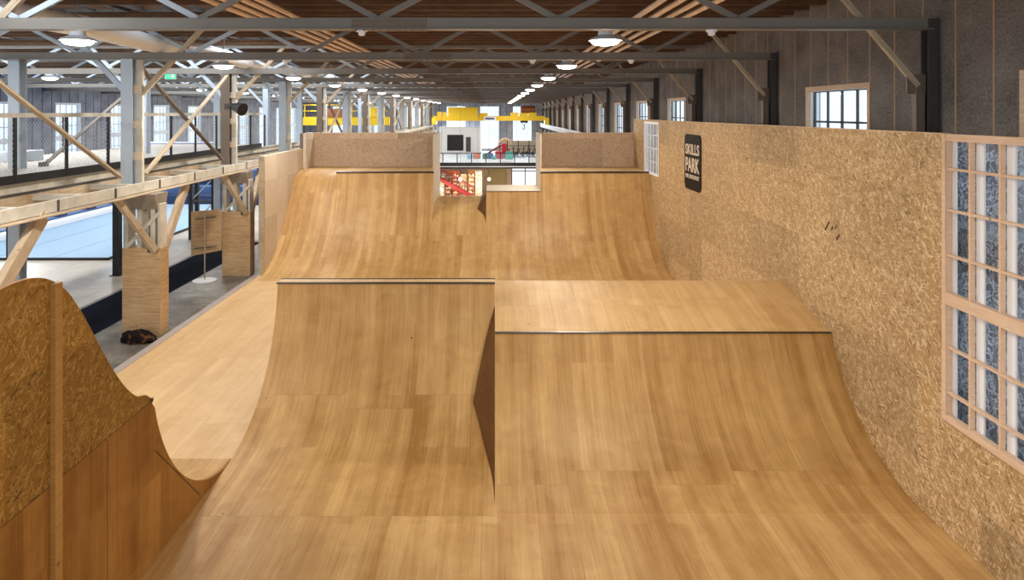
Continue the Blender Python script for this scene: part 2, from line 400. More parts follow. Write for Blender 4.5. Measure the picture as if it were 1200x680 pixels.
M['glass'] = glassm('window_glass', (.95,.98,1,1), .06)
M['film'] = glassm('crinkled_film', (.86,.9,.95,1), .12, .12, True)

# ------------------------------------------------------------------ ramp profiles
def arc(yf, yt_sign, R, h, n=28):
    """quarter profile (y,z) from the foot at yf rising towards yf+sign*run"""
    a = math.acos(1-h/R); return [(yf + yt_sign*R*math.sin(a*i/n), R*(1-math.cos(a*i/n))) for i in range(n+1)]
def zat(prof, y):
    for (a,b),(c,d) in zip(prof, prof[1:]):
        if a <= y <= c and c > a: return b + (d-b)*(y-a)/(c-a)
    return None
EPS = .0012

# ---- plywood floor
X_L, X_R = -7.85, 5.94
t = thing('plywood_floor', (0, 12, 0), 'pale varnished plywood riding floor running between the skate ramps', 'floor')
build('floor_section', MB().box(-8.0, -4.2, 1.0, 29.2, -.05, 0), M['lane_ply'], t)
build('floor_section', MB().box(-4.2, X_R, 1.0, 13.35, -.05, 0), M['floor_ply'], t)
build('floor_section', MB().box(-4.2, X_R, 13.35, 29.2, -.05, 0), M['lane_ply'], t)

# ---- spine ramp (left centre)
sp_front = arc(10.716, 1, 2.5, 2.22)
sp_back = [(26.7-y, z) for y, z in sp_front][::-1]
t = thing('spine_ramp', (-2.1, 12, 0), 'tall double-sided spine ramp with a narrow deck, left of the box ramp', 'skate ramp')
build('riding_surface', MB().sweep([(9.35,EPS)]+[(y, z+EPS) for y,z in sp_front], -4.2, -.004, .02, voff=9.35+1.0), M['ramp_ply'], t, smooth=True)
build('riding_surface', MB().sweep([(y, z+EPS) for y,z in sp_back], -4.2, -.004, .02), M['ramp_ply'], t, smooth=True)
build('deck', MB().box(-4.2, -.004, 13.22, 13.48, 2.19, 2.24), M['lane_ply'], t)
for yy in (13.2, 13.5):
    build('coping', MB().tube([(-4.22, yy, 2.235), (.0, yy, 2.235)], .019, 10), M['coping'], t, smooth=True)
def under(prof, drop=.03, zmin=0.0):
    return [(y, max(z-drop, zmin)) for y, z in prof]
fullp = [p for p in under(sp_front, .022) if p[1] > .004] + [p for p in under(sp_back, .022) if p[1] > .004]
poly = [(fullp[0][0], .003)] + fullp + [(fullp[-1][0], .003)]
build('side_panel', MB().plate(poly, -4.195, -4.17), M['side_ply'], t)

# ---- box ramp (right centre)
bx_front = arc(9.43, 1, 2.92, 1.63)
bank = [(12.05,1.63),(12.5,1.725),(13.2,1.865),(13.8,1.985),(14.0,2.015),(14.2,2.02),(14.4,1.985),(14.67,1.90),(15.2,1.70)]
back = [(15.2,1.70),(15.9,1.38),(16.6,1.02),(17.3,.65),(17.9,.33),(18.4,.12),(18.8,.02),(19.1,0)]
t = thing('box_ramp', (3, 12, 0), 'wide box ramp with a tilted top, right of the spine ramp against the strand-board wall', 'skate ramp')
build('riding_surface', MB().sweep([(y, z+EPS) for y,z in bx_front], 0, X_R-.003, .02, voff=9.43), M['ramp_ply'], t, smooth=True)
build('top_bank', MB().sweep([(y+.01, z+EPS) for y,z in bank], 0, X_R-.003, .02), M['bank_ply'], t, smooth=True)
build('back_bank', MB().sweep([(y+.01, z+EPS) for y,z in back], 0, X_R-.003, .02), M['bank_ply'], t, smooth=True)
build('coping', MB().tube([(0, 12.05, 1.648), (X_R-.01, 12.05, 1.648)], .017, 10), M['coping'], t, smooth=True)
fullp = [p for p in under(bx_front, .022) if p[1] > .004] + [p for p in under(bank[1:], .022)] + [p for p in under(back[1:], .022) if p[1] > .004]
build('side_panel', MB().plate([(fullp[0][0], .003)] + fullp + [(fullp[-1][0], .003)], .003, .028), M['side_ply'], t)
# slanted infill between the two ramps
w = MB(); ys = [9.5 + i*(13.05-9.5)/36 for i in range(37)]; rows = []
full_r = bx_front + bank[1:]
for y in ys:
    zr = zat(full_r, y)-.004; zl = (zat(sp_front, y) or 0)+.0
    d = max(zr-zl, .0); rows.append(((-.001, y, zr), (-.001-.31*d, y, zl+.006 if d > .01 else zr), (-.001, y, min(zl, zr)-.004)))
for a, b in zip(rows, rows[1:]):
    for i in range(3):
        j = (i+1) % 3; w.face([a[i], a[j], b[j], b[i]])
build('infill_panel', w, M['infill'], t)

# ---- near left quarter pipe with its side wall
qn = [(y, z) for y, z in arc(10.9, -1, 2.56, 2.0)]          # rises towards the camera
t = thing('quarter_pipe', (-6, 8, 0), 'near left quarter pipe whose strand-board side wall curves up in the foreground', 'skate ramp')
qn_s = qn[::-1]
build('riding_surface', MB().sweep([(y, z+EPS) for y,z in qn_s], -7.85, -4.24, .02), M['ramp_ply'], t, smooth=True)
build('deck', MB().box(-7.85, -4.24, 4.4, 8.33, 1.96, 2.0), M['bank_ply'], t)
build('coping', MB().tube([(-7.85, 8.35, 2.01), (-4.19, 8.35, 2.01)], .03, 10), M['coping'], t, smooth=True)
low = [(4.4,.003),(4.4,2.0),(8.34,2.0)] + [(y,z) for y,z in qn_s[1:] if z > .004] + [(qn[0][0],.003)]
pp = build('side_panel', MB().plate(low, -4.235, -4.2), M['side_ply'], t)
sm = MB()
sm.bar((-4.199, 8.44, E-4.18), (-4.199, 9.71, E-5.44), .012, .002, (1,0,0)); sm.bar((-4.199, 7.4, 1.99), (-4.199, 7.4, .03), .006, .002, (1,0,0))
sm.bar((-4.199, 8.3, 2.0), (-4.199, 4.4, 2.0), .006, .002, (1,0,0))
build('seam', sm, M['black'], pp)
pts = [(8.34,E-3.50),(8.2,E-3.40),(8.0,E-3.33),(7.76,E-3.13),(7.48,E-2.80),(7.13,E-2.31),(6.93,E-2.03),(6.74,E-1.80),(6.62,E-1.70),(6.53,E-1.635),(6.43,E-1.58),(6.33,E-1.54),(6.2,E-1.51),(6.07,E-1.497),(5.93,E-1.497),(5.79,E-1.51),(5.6,E-1.53),(5.0,E-1.54),(4.4,E-1.54)]
# smooth the outline (Catmull-Rom)
def smooth_pts(p, n=5):
    out = []
    for i in range(len(p)-1):
        a, b, c, d = p[max(i-1,0)], p[i], p[i+1], p[min(i+2,len(p)-1)]
        for k in range(n):
            s = k/n; out.append(tuple(.5*((2*b[q]) + (-a[q]+c[q])*s + (2*a[q]-5*b[q]+4*c[q]-d[q])*s*s + (-a[q]+3*b[q]-3*c[q]+d[q])*s**3) for q in (0,1)))
    return out + [p[-1]]
top = smooth_pts(pts)
build('guard_panel', MB().plate([(8.34, 2.003)] + top + [(4.4, 2.003)], -4.235, -4.2), M['osb_side'], t)
build('stud', MB().box(-4.2, -4.145, 6.44, 6.55, .01, E-1.62), M['stud'], t, bevel=.004)
cp = MB(); 
for a, b in zip(top, top[1:]): cp.bar((-4.2175, a[0], a[1]+.003), (-4.2175, b[0], b[1]+.003), .04, .006, (0,0,1))
build('edge_trim', cp, M['stud'], t)

# ---- far ramps
F0 = 22.4; RF = 3.9
fq = arc(F0, 1, RF, 3.22, 36)
YT = fq[-1][0]; DB = 29.2
def circ(x): return RF - math.sqrt(RF*RF-x*x)
def cut(prof, ymax): return [p for p in prof if p[0] <= ymax]
def wall_quarter(name, x0, x1, label):
    t = thing(name, ((x0+x1)/2, 27, 0), label, 'skate ramp')
    build('riding_surface', MB().sweep([(y, z+EPS) for y,z in fq], x0, x1, .02, voff=F0), M['far_ply'], t, smooth=True)
    build('deck', MB().box(max(x0,X_L+.0) if x0 != 1.75 else 1.795, x1 if x1 != -2.35 else -2.395, YT+.03, DB, 3.17, 3.22), M['lane_ply'], t)
    build('coping', MB().tube([(x0, YT, 3.235), (x1, YT, 3.235)], .035, 8), M['coping'], t, smooth=True)
    return t
tr = wall_quarter('quarter_pipe', 1.75, X_R-.003, 'tall far quarter pipe on the right, ending at the strand-board wall')
tl = wall_quarter('quarter_pipe', -6.1, -2.35, 'tall far quarter pipe on the left with a dark coping')
# roll-over section
x45 = 2.75; ro = [(F0+x, circ(x)) for x in [i*x45/16 for i in range(17)]]
ro += smooth_pts([(F0+x45, circ(x45)),(25.65,1.72),(26.2,2.36),(26.6,2.80),(27.0,3.06),(27.45,3.19),(28.0,3.22),(DB,3.22)], 5)[1:]
t = thing('rollover_ramp', (-7, 26, 0), 'far left rounded roll-over ramp section beside the pale board wall', 'skate ramp')
build('riding_surface', MB().sweep([(y, z+EPS) for y,z in ro], X_L, -6.1, .02, voff=F0), M['far_ply'], t, smooth=True)
polyr = [(F0+1.2,.003)] + [(y,z-.022) for y,z in ro if y > F0+1.2] + [(DB,.003)]
build('side_panel', MB().plate(polyr, -6.13, -6.105), M['far_ply'], t)
# mid-height section
ZM = 2.53; ym = F0 + math.sqrt(RF*RF-(RF-ZM)**2)
md = [p for p in fq if p[1] < ZM] + [(ym, ZM)]
t = thing('quarter_pipe', (.7, 26, 0), 'lower far quarter pipe with a pale lip in the centre, under the railing view', 'skate ramp')
build('riding_surface', MB().sweep([(y, z+EPS) for y,z in md], -.33, 1.748, .02, voff=F0), M['far_ply'], t, smooth=True)
build('deck', MB().box(-.33, 1.748, ym, 28.3, ZM-.05, ZM), M['pale_edge'], t)
build('lip', MB().box(-.33, 1.75, ym-.03, ym+.02, ZM, ZM+.015), M['lip'], t)
# channel
x1c = 3.0; ch = [(F0+x, circ(x)) for x in [i*x1c/18 for i in range(19)]]
ch += smooth_pts([(F0+x1c, circ(x1c)),(25.75,1.68),(26.2,1.87),(26.9,1.99),(27.6,2.03),(28.3,2.05)], 5)[1:]
t = thing('quarter_pipe', (-1.4, 26, 0), 'lowest far ramp section, a channel between the two far quarter pipes', 'skate ramp')
build('riding_surface', MB().sweep([(y, z+EPS) for y,z in ch], -2.348, -.33, .02, voff=F0), M['far_ply'], t, smooth=True)
build('lip', MB().box(-2.35, -.33, 28.28, 28.34, 2.0, 2.08), M['pale_edge'], t)
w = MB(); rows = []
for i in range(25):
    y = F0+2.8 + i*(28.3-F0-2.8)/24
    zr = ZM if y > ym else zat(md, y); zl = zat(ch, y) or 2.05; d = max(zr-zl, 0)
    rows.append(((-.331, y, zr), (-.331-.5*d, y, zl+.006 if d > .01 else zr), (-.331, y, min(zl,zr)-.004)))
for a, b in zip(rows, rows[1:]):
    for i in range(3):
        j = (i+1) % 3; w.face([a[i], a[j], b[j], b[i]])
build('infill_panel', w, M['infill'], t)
# barriers behind the far decks
ZB = E-.885
for x0, x1, lab in ((X_L+.12, -2.39, 'brown strand-board barrier behind the far left deck'), (1.79, X_R-.003, 'brown strand-board barrier behind the far right deck')):
    t = thing('barrier', ((x0+x1)/2, DB, 3.22), lab, 'barrier', 'barriers behind the far decks')
    build('board', MB().box(x0, x1, DB, DB+.03, 3.22, ZB), M['osb_brown'], t)
    build('top_rail', MB().box(x0, x1, DB-.02, DB+.05, ZB, ZB+.03), M['pale_edge'], t)
for xa, xb, lab in ((-2.39, -2.35, 'tall pale edge panel on the left side of the far opening'), (1.75, 1.79, 'tall pale edge panel on the right side of the far opening')):
    zs = 0.003
    poly = [(YT+.05, 3.222), (YT+.05, ZB+.03), (DB+.06, ZB+.03), (DB+.06, .0), (25.2, .0)]
    pr = [p for p in fq if p[0] > 25.2]
    poly = [(25.2,.003)] + [(y, z-.024) for y,z in pr[:-1]] + [(YT+.03, 3.14), (YT+.03, ZB+.03), (DB+.06, ZB+.03), (DB+.06, .003)]
    o = build('opening_panel', MB().plate(poly, xa, xb), M['pale_edge'], base=(xa, DB, 0)); tag(o, lab, 'panel')
# left board wall
t = thing('board_wall', (-7.9, 25.5, 0), 'pale strand-board side wall left of the far ramps', 'wall')
build('board', MB().box(X_L-.03, X_L, 23.3, 28.0, 0.0, E-1.5), M['osb_pale'], t)
build('end_post', MB().box(X_L-.18, X_L+.0, 23.2, 23.3, -.06, E-1.5), M['timber'], t)
build('back_board', MB().box(X_L-.18, X_L-.14, 23.3, 28.0, -.06, E-1.5), M['ext_brown'], t)
build('top_cap', MB().box(X_L-.18, X_L, 23.2, 28.0, E-1.5, E-1.48), M['pale_edge'], t)
t = thing('return_wall', (-7.85, 28.6, 0), 'tall narrow pale return panel at the left end of the far barrier', 'wall')
build('board', MB().box(X_L, X_L+.12, 27.95, DB+.03, 3.23, ZB+.03), M['osb_pale'], t)
build('edge_board', MB().box(X_L-.15, X_L, 28.0, DB+.03, -.06, ZB+.03), M['steel_brown'], t)

# ------------------------------------------------------------------ strand-board partition on the right with its interior windows
TOPZ = E-.285
M['sign_brown'] = plain('scuff_brown', (.05,.02,.008,1), .6, var=.1)
t = thing('board_wall', (X_R, 15, 0), 'long strand-board side wall along the right of the ramps', 'wall')
W1 = (6.5, 9.05, E-4.06, TOPZ); W2 = (24.75, 27.1, E-2.35, E-.35)
pm = MB()
def wpanel(y0,y1,z0,z1): pm.box(X_R, X_R+.04, y0, y1, z0, z1)
wpanel(1.0, W1[0], 0, TOPZ); wpanel(W1[0], W1[1], 0, W1[2]); wpanel(W1[1], W2[0], 0, TOPZ)
wpanel(W2[0], W2[1], 0, W2[2]); wpanel(W2[0], W2[1], W2[3], TOPZ); wpanel(W2[1], DB+.06, 0, TOPZ)
board = build('board', pm, M['osb'], t)
for px, py, L_, w_ in ((970,263,.20,.045),(975.5,267,.07,.05),(980,265.5,.09,.03),(982.5,277,.12,.05)):
    Y_ = 5.94*800/(px-580); z_ = E-(py-132)/(px-580)*5.94
    build('scuff_mark', MB().bar((X_R-.0015, Y_+L_*.5, z_-L_*.6), (X_R-.0015, Y_-L_*.3, z_+L_*.3), w_, .002, (1,0,0)), M['sign_brown'], t)
build('top_cap', MB().box(X_R-.004, X_R+.1, W1[1], DB+.06, TOPZ, TOPZ+.012), M['frame_wood'], t)
build('end_edge', MB().box(X_R, X_R+.1, DB+.03, DB+.06, 0, TOPZ), M['pale_edge'], t)
def iwin(lab, W, ny, rows, fm, zoff=0, inner=True):
    y0,y1,z0,z1 = W; t = thing('interior_window', (X_R, (y0+y1)/2, z0), lab, 'window')
    f = MB(); xa, xb = X_R-.02, X_R+.07; fw = .08
    f.box(xa,xb,y0,y0+fw,z0,z1); f.box(xa,xb,y1-fw,y1,z0,z1); f.box(xa,xb,y0+fw,y1-fw,z0,z0+fw+.01); f.box(xa,xb,y0+fw,y1-fw,z1-fw-.01,z1)
    if len(rows) > 1 and inner: f.box(xa,xb,y0+fw,y1-fw,E-2.52,E-2.36)
    build('frame', f, fm, t, bevel=.004)
    for k in range(1, ny):
        y = y0 + (y1-y0)*k/ny; build('mullion', MB().box(X_R-.005, X_R+.055, y-.017, y+.017, z0+fw, z1-fw), fm, t)
    for h in rows:
        build('crossbar', MB().box(X_R-.002, X_R+.05, y0+fw, y1-fw, E-h-.016, E-h+.016), fm, t)
    return t
iw = iwin('large near interior window with pine bars and crinkled film', W1, 5, (.74, 1.28, 1.87, 3.08, 3.67), M['frame_wood'])
for k in range(0, 6):
    y = W1[0] + (W1[1]-W1[0])*k/5 - (.04 if k else -.0)
    build('white_post', MB().box(X_R+.075, X_R+.10, y-.1, y+.03, W1[2]-.2, TOPZ-.02), M['white'], iw)
build('film', MB().box(X_R+.19, X_R+.194, W1[0]-.1, W1[1]+.1, W1[2]-.2, TOPZ-.02), M['film'], iw)
iw = iwin('small far interior window with white bars', W2, 5, (.85, 1.35, 1.85), M['white'], inner=False)
build('pane', MB().box(X_R+.09, X_R+.1, W2[0], W2[1], W2[2], W2[3]), M['film'], iw)
# sheet of darker board screwed onto the wall
o = build('board_sheet', MB().box(X_R-.012, X_R-.001, 14.0, 16.95, E-5.5, E-1.85-.0), M['osb'], base=(X_R,15,2)); tag(o, 'darker strand-board sheet screwed low on the right wall behind the box ramp', 'panel')
bpy.data.objects.remove(o)   # the wall keeps plain joints

# ---- sign
SY0, SY1, SZ0, SZ1 = 19.62, 21.28, E-2.33, E-.66
def rrect(y0,y1,z0,z1,r,n=8):
    out = []
    for cy, cz, a0 in ((y1-r,z1-r,0),(y0+r,z1-r,90),(y0+r,z0+r,180),(y1-r,z0+r,270)):
        for i in range(n+1):
            a = math.radians(a0+90*i/n); out.append((cy+r*math.cos(a), cz+r*math.sin(a)))
    return out
sg = thing('park_sign', (X_R, 20.45, SZ0), 'dark brown rounded sign reading SKILLS PARK on the right board wall', 'sign')
M['sign'] = plain('sign_brown', (.016,.008,.006,1), .6, var=.1, spec=.15); M['letter'] = plain('letter_cream', srgb(232,214,190), .5, var=.05)
build('panel', MB().plate(rrect(SY0,SY1,SZ0,SZ1,.2), X_R-.03, X_R-.002), M['sign'], sg)
def text(s, y_left, y_right, z0, z1, parent, fat=.0):
    cu = bpy.data.curves.new('text','FONT'); cu.body = s; cu.extrude = .004; cu.offset = fat
    to = bpy.data.objects.new('text', cu); COL.objects.link(to)
    dg = bpy.context.evaluated_depsgraph_get(); me = bpy.data.meshes.new_from_object(to.evaluated_get(dg))
    bpy.data.objects.remove(to)
    xs = [v.co.x for v in me.vertices]; zs = [v.co.y for v in me.vertices]
    ax, bx_, az, bz = min(xs), max(xs), min(zs), max(zs); off = BASE[parent.name]
    for v in me.vertices:
        y = y_left + (v.co.x-ax)/(bx_-ax)*(y_right-y_left); z = z0 + (v.co.y-az)/(bz-az)*(z1-z0)
        v.co = Vector((X_R-.034 - v.co.z, y, z)) - off
    me.materials.clear(); me.materials.append(M['letter'])
    o = bpy.data.objects.new('lettering', me); COL.objects.link(o); o.parent = parent; o['label'] = 'cream lettering reading ' + s
text('SKILLS', SY1-.13, SY0+.13, E-1.27, E-.95, sg, .02)
text('PARK', SY1-.13, SY0+.13, E-1.79, E-1.36, sg, .02)
text('SPIEL SPASS SPORT', SY1-.13, SY0+.13, E-1.99, E-1.87, sg, .01)

# ------------------------------------------------------------------ building shell
YN, YF = -6.0, 100.0; XW_L, XW_R = -28.0, 7.15; ZR = E+2.5; ZC = -.07; ZLOW = -4.4
# floor slabs around the void
VX0, VX1, VY0, VY1 = -8.2, 6.6, 31.0, 76.0
f = MB(); f.box(XW_L, -11.9, YN, YF, ZC-.3, ZC); f.box(-11.9, -8.2, 30.0, YF, ZC-.3, ZC); f.box(VX0, XW_R, VY1, YF, ZC-.3, ZC); f.box(VX1, XW_R, VY0, VY1, ZC-.3, ZC); f.box(-8.2, XW_R, 29.3, VY0, ZC-.3, ZC)
f.box(-8.2, XW_R, YN, 29.3, ZC-.3, ZC-.0)
struct('floor', f, M['concrete'])
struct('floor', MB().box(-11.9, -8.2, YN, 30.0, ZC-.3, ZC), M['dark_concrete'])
o = build('floor_strip', MB().box(-11.75, -10.1, 10, 29.5, ZC, ZC+.012), M['matte'], base=(-10.9,20,ZC)); tag(o, 'dark blue strip on the concrete left of the ramps', 'mat')  # thin dark blue strip laid over the concrete
o = build('kerb', MB().box(-8.2, -8.0, 1.0, 23.2, ZC, .012), M['kerb'], base=(-8.1,12,ZC)); tag(o, 'grey metal edging strip along the left edge of the plywood floor', 'kerb')
# ceiling with skylights
SKY = [(22.0+BAY*k-0.7, 22.0+BAY*k+.8) for k in range(-2, 12)]
sx = [(-25,-19),(-16,-11.6),(-11.2,-8.9),(-8.5,-6.3)]
cm = MB(); ycur = YN
for a, b in SKY:
    cm.box(XW_L, XW_R, ycur, a, ZR, ZR+.15); xc = XW_L
    for p, q in sx: cm.box(xc, p, a, b, ZR, ZR+.15); xc = q
    cm.box(xc, XW_R, a, b, ZR, ZR+.15); ycur = b
cm.box(XW_L, XW_R, ycur, YF, ZR, ZR+.15)
struct('ceiling', cm, M['roof'])
nw = 0
for i, (a, b) in enumerate(SKY):
    for p, q in sx:
        nw += 1
        m_ = MB(); m_.box(p-.05,q+.05,a-.05,a+.03,ZR-.06,ZR); m_.box(p-.05,q+.05,b-.03,b+.05,ZR-.06,ZR); m_.box(p-.05,p+.03,a,b,ZR-.06,ZR); m_.box(q-.03,q+.05,a,b,ZR-.06,ZR)
        for k in range(1, 3):
            x = p+(q-p)*k/3; m_.box(x-.02,x+.02,a,b,ZR-.05,ZR)
        struct('skylight_%d' % nw, m_, M['steel_dark'])
# walls
def wall_along(x0, x1, wins, zlo, zhi, mat, name, ya=YN, yb=YF):
    m_ = MB(); yc = ya
    for (a, b, sill) in wins:      # sill: list of (z0,z1) openings
        m_.box(x0, x1, yc, a, zlo, zhi); zc = zlo
        for z0, z1 in sill: m_.box(x0, x1, a, b, zc, z0); zc = z1
        m_.box(x0, x1, a, b, zc, zhi); yc = b
    m_.box(x0, x1, yc, yb, zlo, zhi)
    return struct(name, m_, mat)
wr = [7.95-BAY, 7.95, 14.35] + [14.35+BAY*k for k in range(2, 14)]
WZ = [(E-4.5, E-1.75), (E-1.57, E+.55)]
RZ = [(E-3.6, E+.5)]
wall_along(XW_R, XW_R+.3, [(c-1.27, c+1.27, RZ) for c in wr], ZC, ZR, M['felt'], 'wall_right')
wl = [44.8+BAY*k for k in range(-5, 9)]
wall_along(XW_L-.3, XW_L, [(c-1.3, c+1.3, WZ) for c in wl], ZC, ZR, M['cladding'], 'wall_left')
wn = 0
def window(x, c, z0, z1, side, ny=4, hw=1.27, bars='steel_dark', fm='frame_wood'):
    global wn; wn += 1
    r = sroot('window_%d' % wn, (x, c, z0)); s = side; d = .09
    xa, xb = x-.015*s, x+.06*s
    if xa > xb: xa, xb = xb, xa
    f = MB(); f.box(xa,xb,c-hw-.07,c-hw+.02,z0-.1,z1+.08); f.box(xa,xb,c+hw-.02,c+hw+.07,z0-.1,z1+.08); f.box(xa,xb,c-hw+.02,c+hw-.02,z1-.02,z1+.08); f.box(xa,xb,c-hw+.02,c+hw-.02,z0-.1,z0+.02)
    struct('window_frame', f, M[fm], r)
    xa, xb = sorted((x+.06*s, x+.26*s)); f = MB()
    f.box(xa,xb,c-hw+.0,c-hw+.03,z0,z1); f.box(xa,xb,c+hw-.03,c+hw,z0,z1); f.box(xa,xb,c-hw+.03,c+hw-.03,z1-.03,z1); f.box(xa,xb,c-hw+.03,c+hw-.03,z0,z0+.03)
    struct('window_reveal', f, M['white'], r)
    b = MB(); xx = x+.13*s
    for k in range(ny+1):
        y = c-hw+.05 + (2*hw-.1)*k/ny; b.box(min(xx,xx+.04*s),max(xx,xx+.04*s),y-.025,y+.025,z0,z1)
    nz = max(2, int((z1-z0)/.62))
    for k in range(nz+1):
        z = z0+.03+(z1-z0-.06)*k/nz; b.box(min(xx,xx+.04*s),max(xx,xx+.04*s),c-hw,c+hw,z-.022,z+.022)
    struct('window_bars', b, M[bars], r)
    struct('window_pane', MB().box(min(xx+.05*s,xx+.06*s),max(xx+.05*s,xx+.06*s),c-hw,c+hw,z0,z1), M['glass'], r)
for c in wr: window(XW_R, c, RZ[0][0], RZ[0][1], 1)
for c in wl:
    for z0, z1 in WZ: window(XW_L, c, z0, z1, -1, fm='white', bars='steel_blue')
# far end wall with three tall windows and left hall windows
ew = [(-22.5,2.6),(-17.5,2.6),(-12.0,2.6),(-5.7,2.75),(-.8,2.75),(4.0,2.75)]
m_ = MB(); xc = XW_L
for c, wd in ew:
    m_.box(xc, c-wd/2, YF, YF+.3, ZLOW, ZR); m_.box(c-wd/2, c+wd/2, YF, YF+.3, ZLOW, ZC+.3); m_.box(c-wd/2, c+wd/2, YF, YF+.3, E+.9, ZR); xc = c+wd/2
m_.box(xc, XW_R, YF, YF+.3, ZLOW, ZR)
struct('wall_back', m_, M['cladding'])
for c, wd in ew:
    wn += 1; r = sroot('window_%d' % wn, (c, YF, ZC)); b = MB()
    for k in range(6): x = c-wd/2+wd*k/5; b.box(x-.02,x+.02,YF+.05,YF+.1,ZC+.3,E+.9)
    for k in range(12): z = ZC+.3 + (E+.6-ZC)*k/11; b.box(c-wd/2,c+wd/2,YF+.05,YF+.1,z-.015,z+.015)
    struct('window_bars', b, M['white'], r); struct('window_pane', MB().box(c-wd/2,c+wd/2,YF+.12,YF+.13,ZC+.3,E+.9), M['glass'], r)
# joists
def jlabel(k): return 'brown timber roof joist above the trusses'
j0 = None
for k in range(64):
    y = 9.3 + .78*k
    skip = any(a-.1 < y < b+.1 for a, b in SKY)
    x0 = XW_L+.01 if not skip else -6.2
    L = MB().bar((x0, y, ZR-.09), (XW_R-.01, y, ZR-.09), .07, .17)
    o = build('roof_joist', L, M['joist'], base=((x0+XW_R)/2, y, ZR)); tag(o, 'brown timber roof joist running across the hall under the roof boards', 'joist', 'roof joists')

# ------------------------------------------------------------------ trusses, columns
XA, XB_, XC = -9.13, -12.1, 6.97
ZB0, ZB1 = E+1.35, E+1.51; ZT = E+2.32
def make_truss(y, label):
    t = thing('roof_truss', (0, y, ZB0), label, 'truss', 'roof trusses')
    b = MB(); b.box(XW_L+.02, XC+.05, y-.09, y-.07+.005, ZB0, ZB1); b.box(XW_L+.02, XC+.05, y+.07, y+.09, ZB0, ZB1); b.box(XW_L+.02, XC+.05, y-.13, y+.13, ZB0-.014, ZB0)
    b.box(XW_L+.02, XC+.05, y-.09, y+.09, ZB1, ZB1+.012)
    build('bottom_chord', b, M['chord'], t)
    tb = MB(); tb.box(XW_L+.02, XC+.05, y-.09, y+.09, ZT-.1, ZT)
    build('top_chord', tb, M['chord'], t)
    # web members
    x = XC-1.6; k = 0; dn = True
    while x > XW_L+2:
        nx = x-1.45
        a, bb = ((x, y, ZT-.05), (nx, y, ZB1)) if dn else ((x, y, ZB1), (nx, y, ZT-.05))
        build('web_member', MB().bar(a, bb, .09, .06, (0,1,0)), M['chord'] if x > -4 else M['steel_blue'], t)
        x = nx; dn = not dn
    sp = MB(); sp.box(-2.3, -1.1, y-.1, y-.091, ZB0+.01, ZB1-.01); sp.box(-2.3, -1.1, y-.13, y+.13, ZB0-.022, ZB0-.014)
    for i in range(9):
        for dz in (.04, .12): sp.box(-2.22+i*.13-.012, -2.22+i*.13+.012, y-.112, y-.1, ZB0+dz-.012, ZB0+dz+.012)
        sp.box(-2.22+i*.13-.015, -2.22+i*.13+.015, y-.12, y-.09, ZB0-.04, ZB0-.022)
    build('splice_plate', sp, M['steel_brown'], t)
    # knee braces at the columns
    for xc, xs in ((XA, 1), (XA, -1), (XB_, -1), (XC, -1)):
        zf = E+.43; L = 1.75 if xc != XC else 1.6
        build('knee_brace', MB().bar((xc+xs*.14, y, zf), (xc+xs*(L+.1), y, ZT-.05), .085 if xc == XC else .12, .06 if xc == XC else .09, (0,1,0)), M['timber'] if xc == XC or xs == 1 else M['steel_blue'], t)
    return t
NT = 15
tr0 = make_truss(Y0, 'nearest steel roof truss, its chord highest in view across the hall')
for n in range(1, NT):
    dup(tr0, (0, Y0+BAY*n, ZB0), '%s steel roof truss from the camera, spanning the hall' % ORD[n])
def make_colA(y, label):
    t = thing('hall_column', (XA, y, ZC), label, 'column', 'left row of hall columns')
    u = MB(); x0, x1 = XA-.27, XA+.03
    u.box(x0, x0+.3, y-.16, y-.145, E-2.3, ZB0); u.box(x0, x0+.3, y+.145, y+.16, E-2.3, ZB0); u.box(x0+.14, x0+.16, y-.145, y+.145, E-2.3, ZB0)
    build('column_shaft', u, M['steel_blue'], t)
    build('stiffener', MB().box(x1+.03, x1+.19, y-.05, y+.05, E-1.95, ZB0), M['girder'], t)
    pb = MB()
    for h in (-.6, .3, 1.1): pb.box(x1-.02, x1+.2, y-.09, y-.05, E-h-.1, E-h+.1)
    build('batten_plate', pb, M['pale_edge'], t)
    lw = MB()
    for xx in (-9.32,-8.98,-8.64,-8.46): lw.box(xx, xx+.12 if xx != -8.46 else xx+.06, y-.18, y+.18, ZC, E-2.3)
    build('lower_leg', lw, M['girder'], t)
    lc = MB(); lc.bar((-9.25,y-.2,E-3.4),(-8.4,y-.2,E-2.5),.08,.03,(0,1,0)); lc.bar((-8.45,y-.2,E-3.4),(-9.2,y-.2,E-2.5),.05,.03,(0,1,0))
    build('lacing', lc, M['girder'], t)
    cb = MB(); cb.plate([(y-.35,E-2.04),(y+.35,E-2.04),(y+.22,E-2.42),(y-.22,E-2.42)], -9.4, -8.45)
    build('corbel', cb, M['grey_brown'], t)
    build('timber_brace', MB().bar((-8.5,y-.25,E-3.45),(-8.84,y-1.35,E-2.03),.12,.14), M['timber'], t)
    build('timber_brace', MB().bar((-8.5,y+.25,E-3.45),(-8.9,y+2.4,E-2.03),.14,.3), M['timber'], t)
    bx = MB(); bx.box(-9.34, -8.38, y-.2, y+.24, ZC, E-3.4)
    build('plywood_casing', bx, M['box_ply'], t, bevel=.006)
    build('casing_cleat', MB().box(-8.68, -8.48, y-.24, y-.2, E-3.5, E-3.38), M['steel_dark'], t)
    return t
cA = make_colA(Y0, 'nearest left hall column on a plywood box, cut by the picture edge')
names = {1:'blue-grey hall column on a plywood box with a black cloth at its foot', 2:'brown-grey hall column on a plywood box beside the pale board wall'}
for n in range(1, NT):
    c = dup(cA, (XA, Y0+BAY*n, ZC), names.get(n, '%s hall column of the left row, rising behind the far barrier' % ORD[n]))
    if n % 2 == 0:
        for ch in c.children:
            if ch.name.startswith('column_shaft'):
                ch.data = ch.data.copy(); ch.data.materials[0] = M['steel_brown']
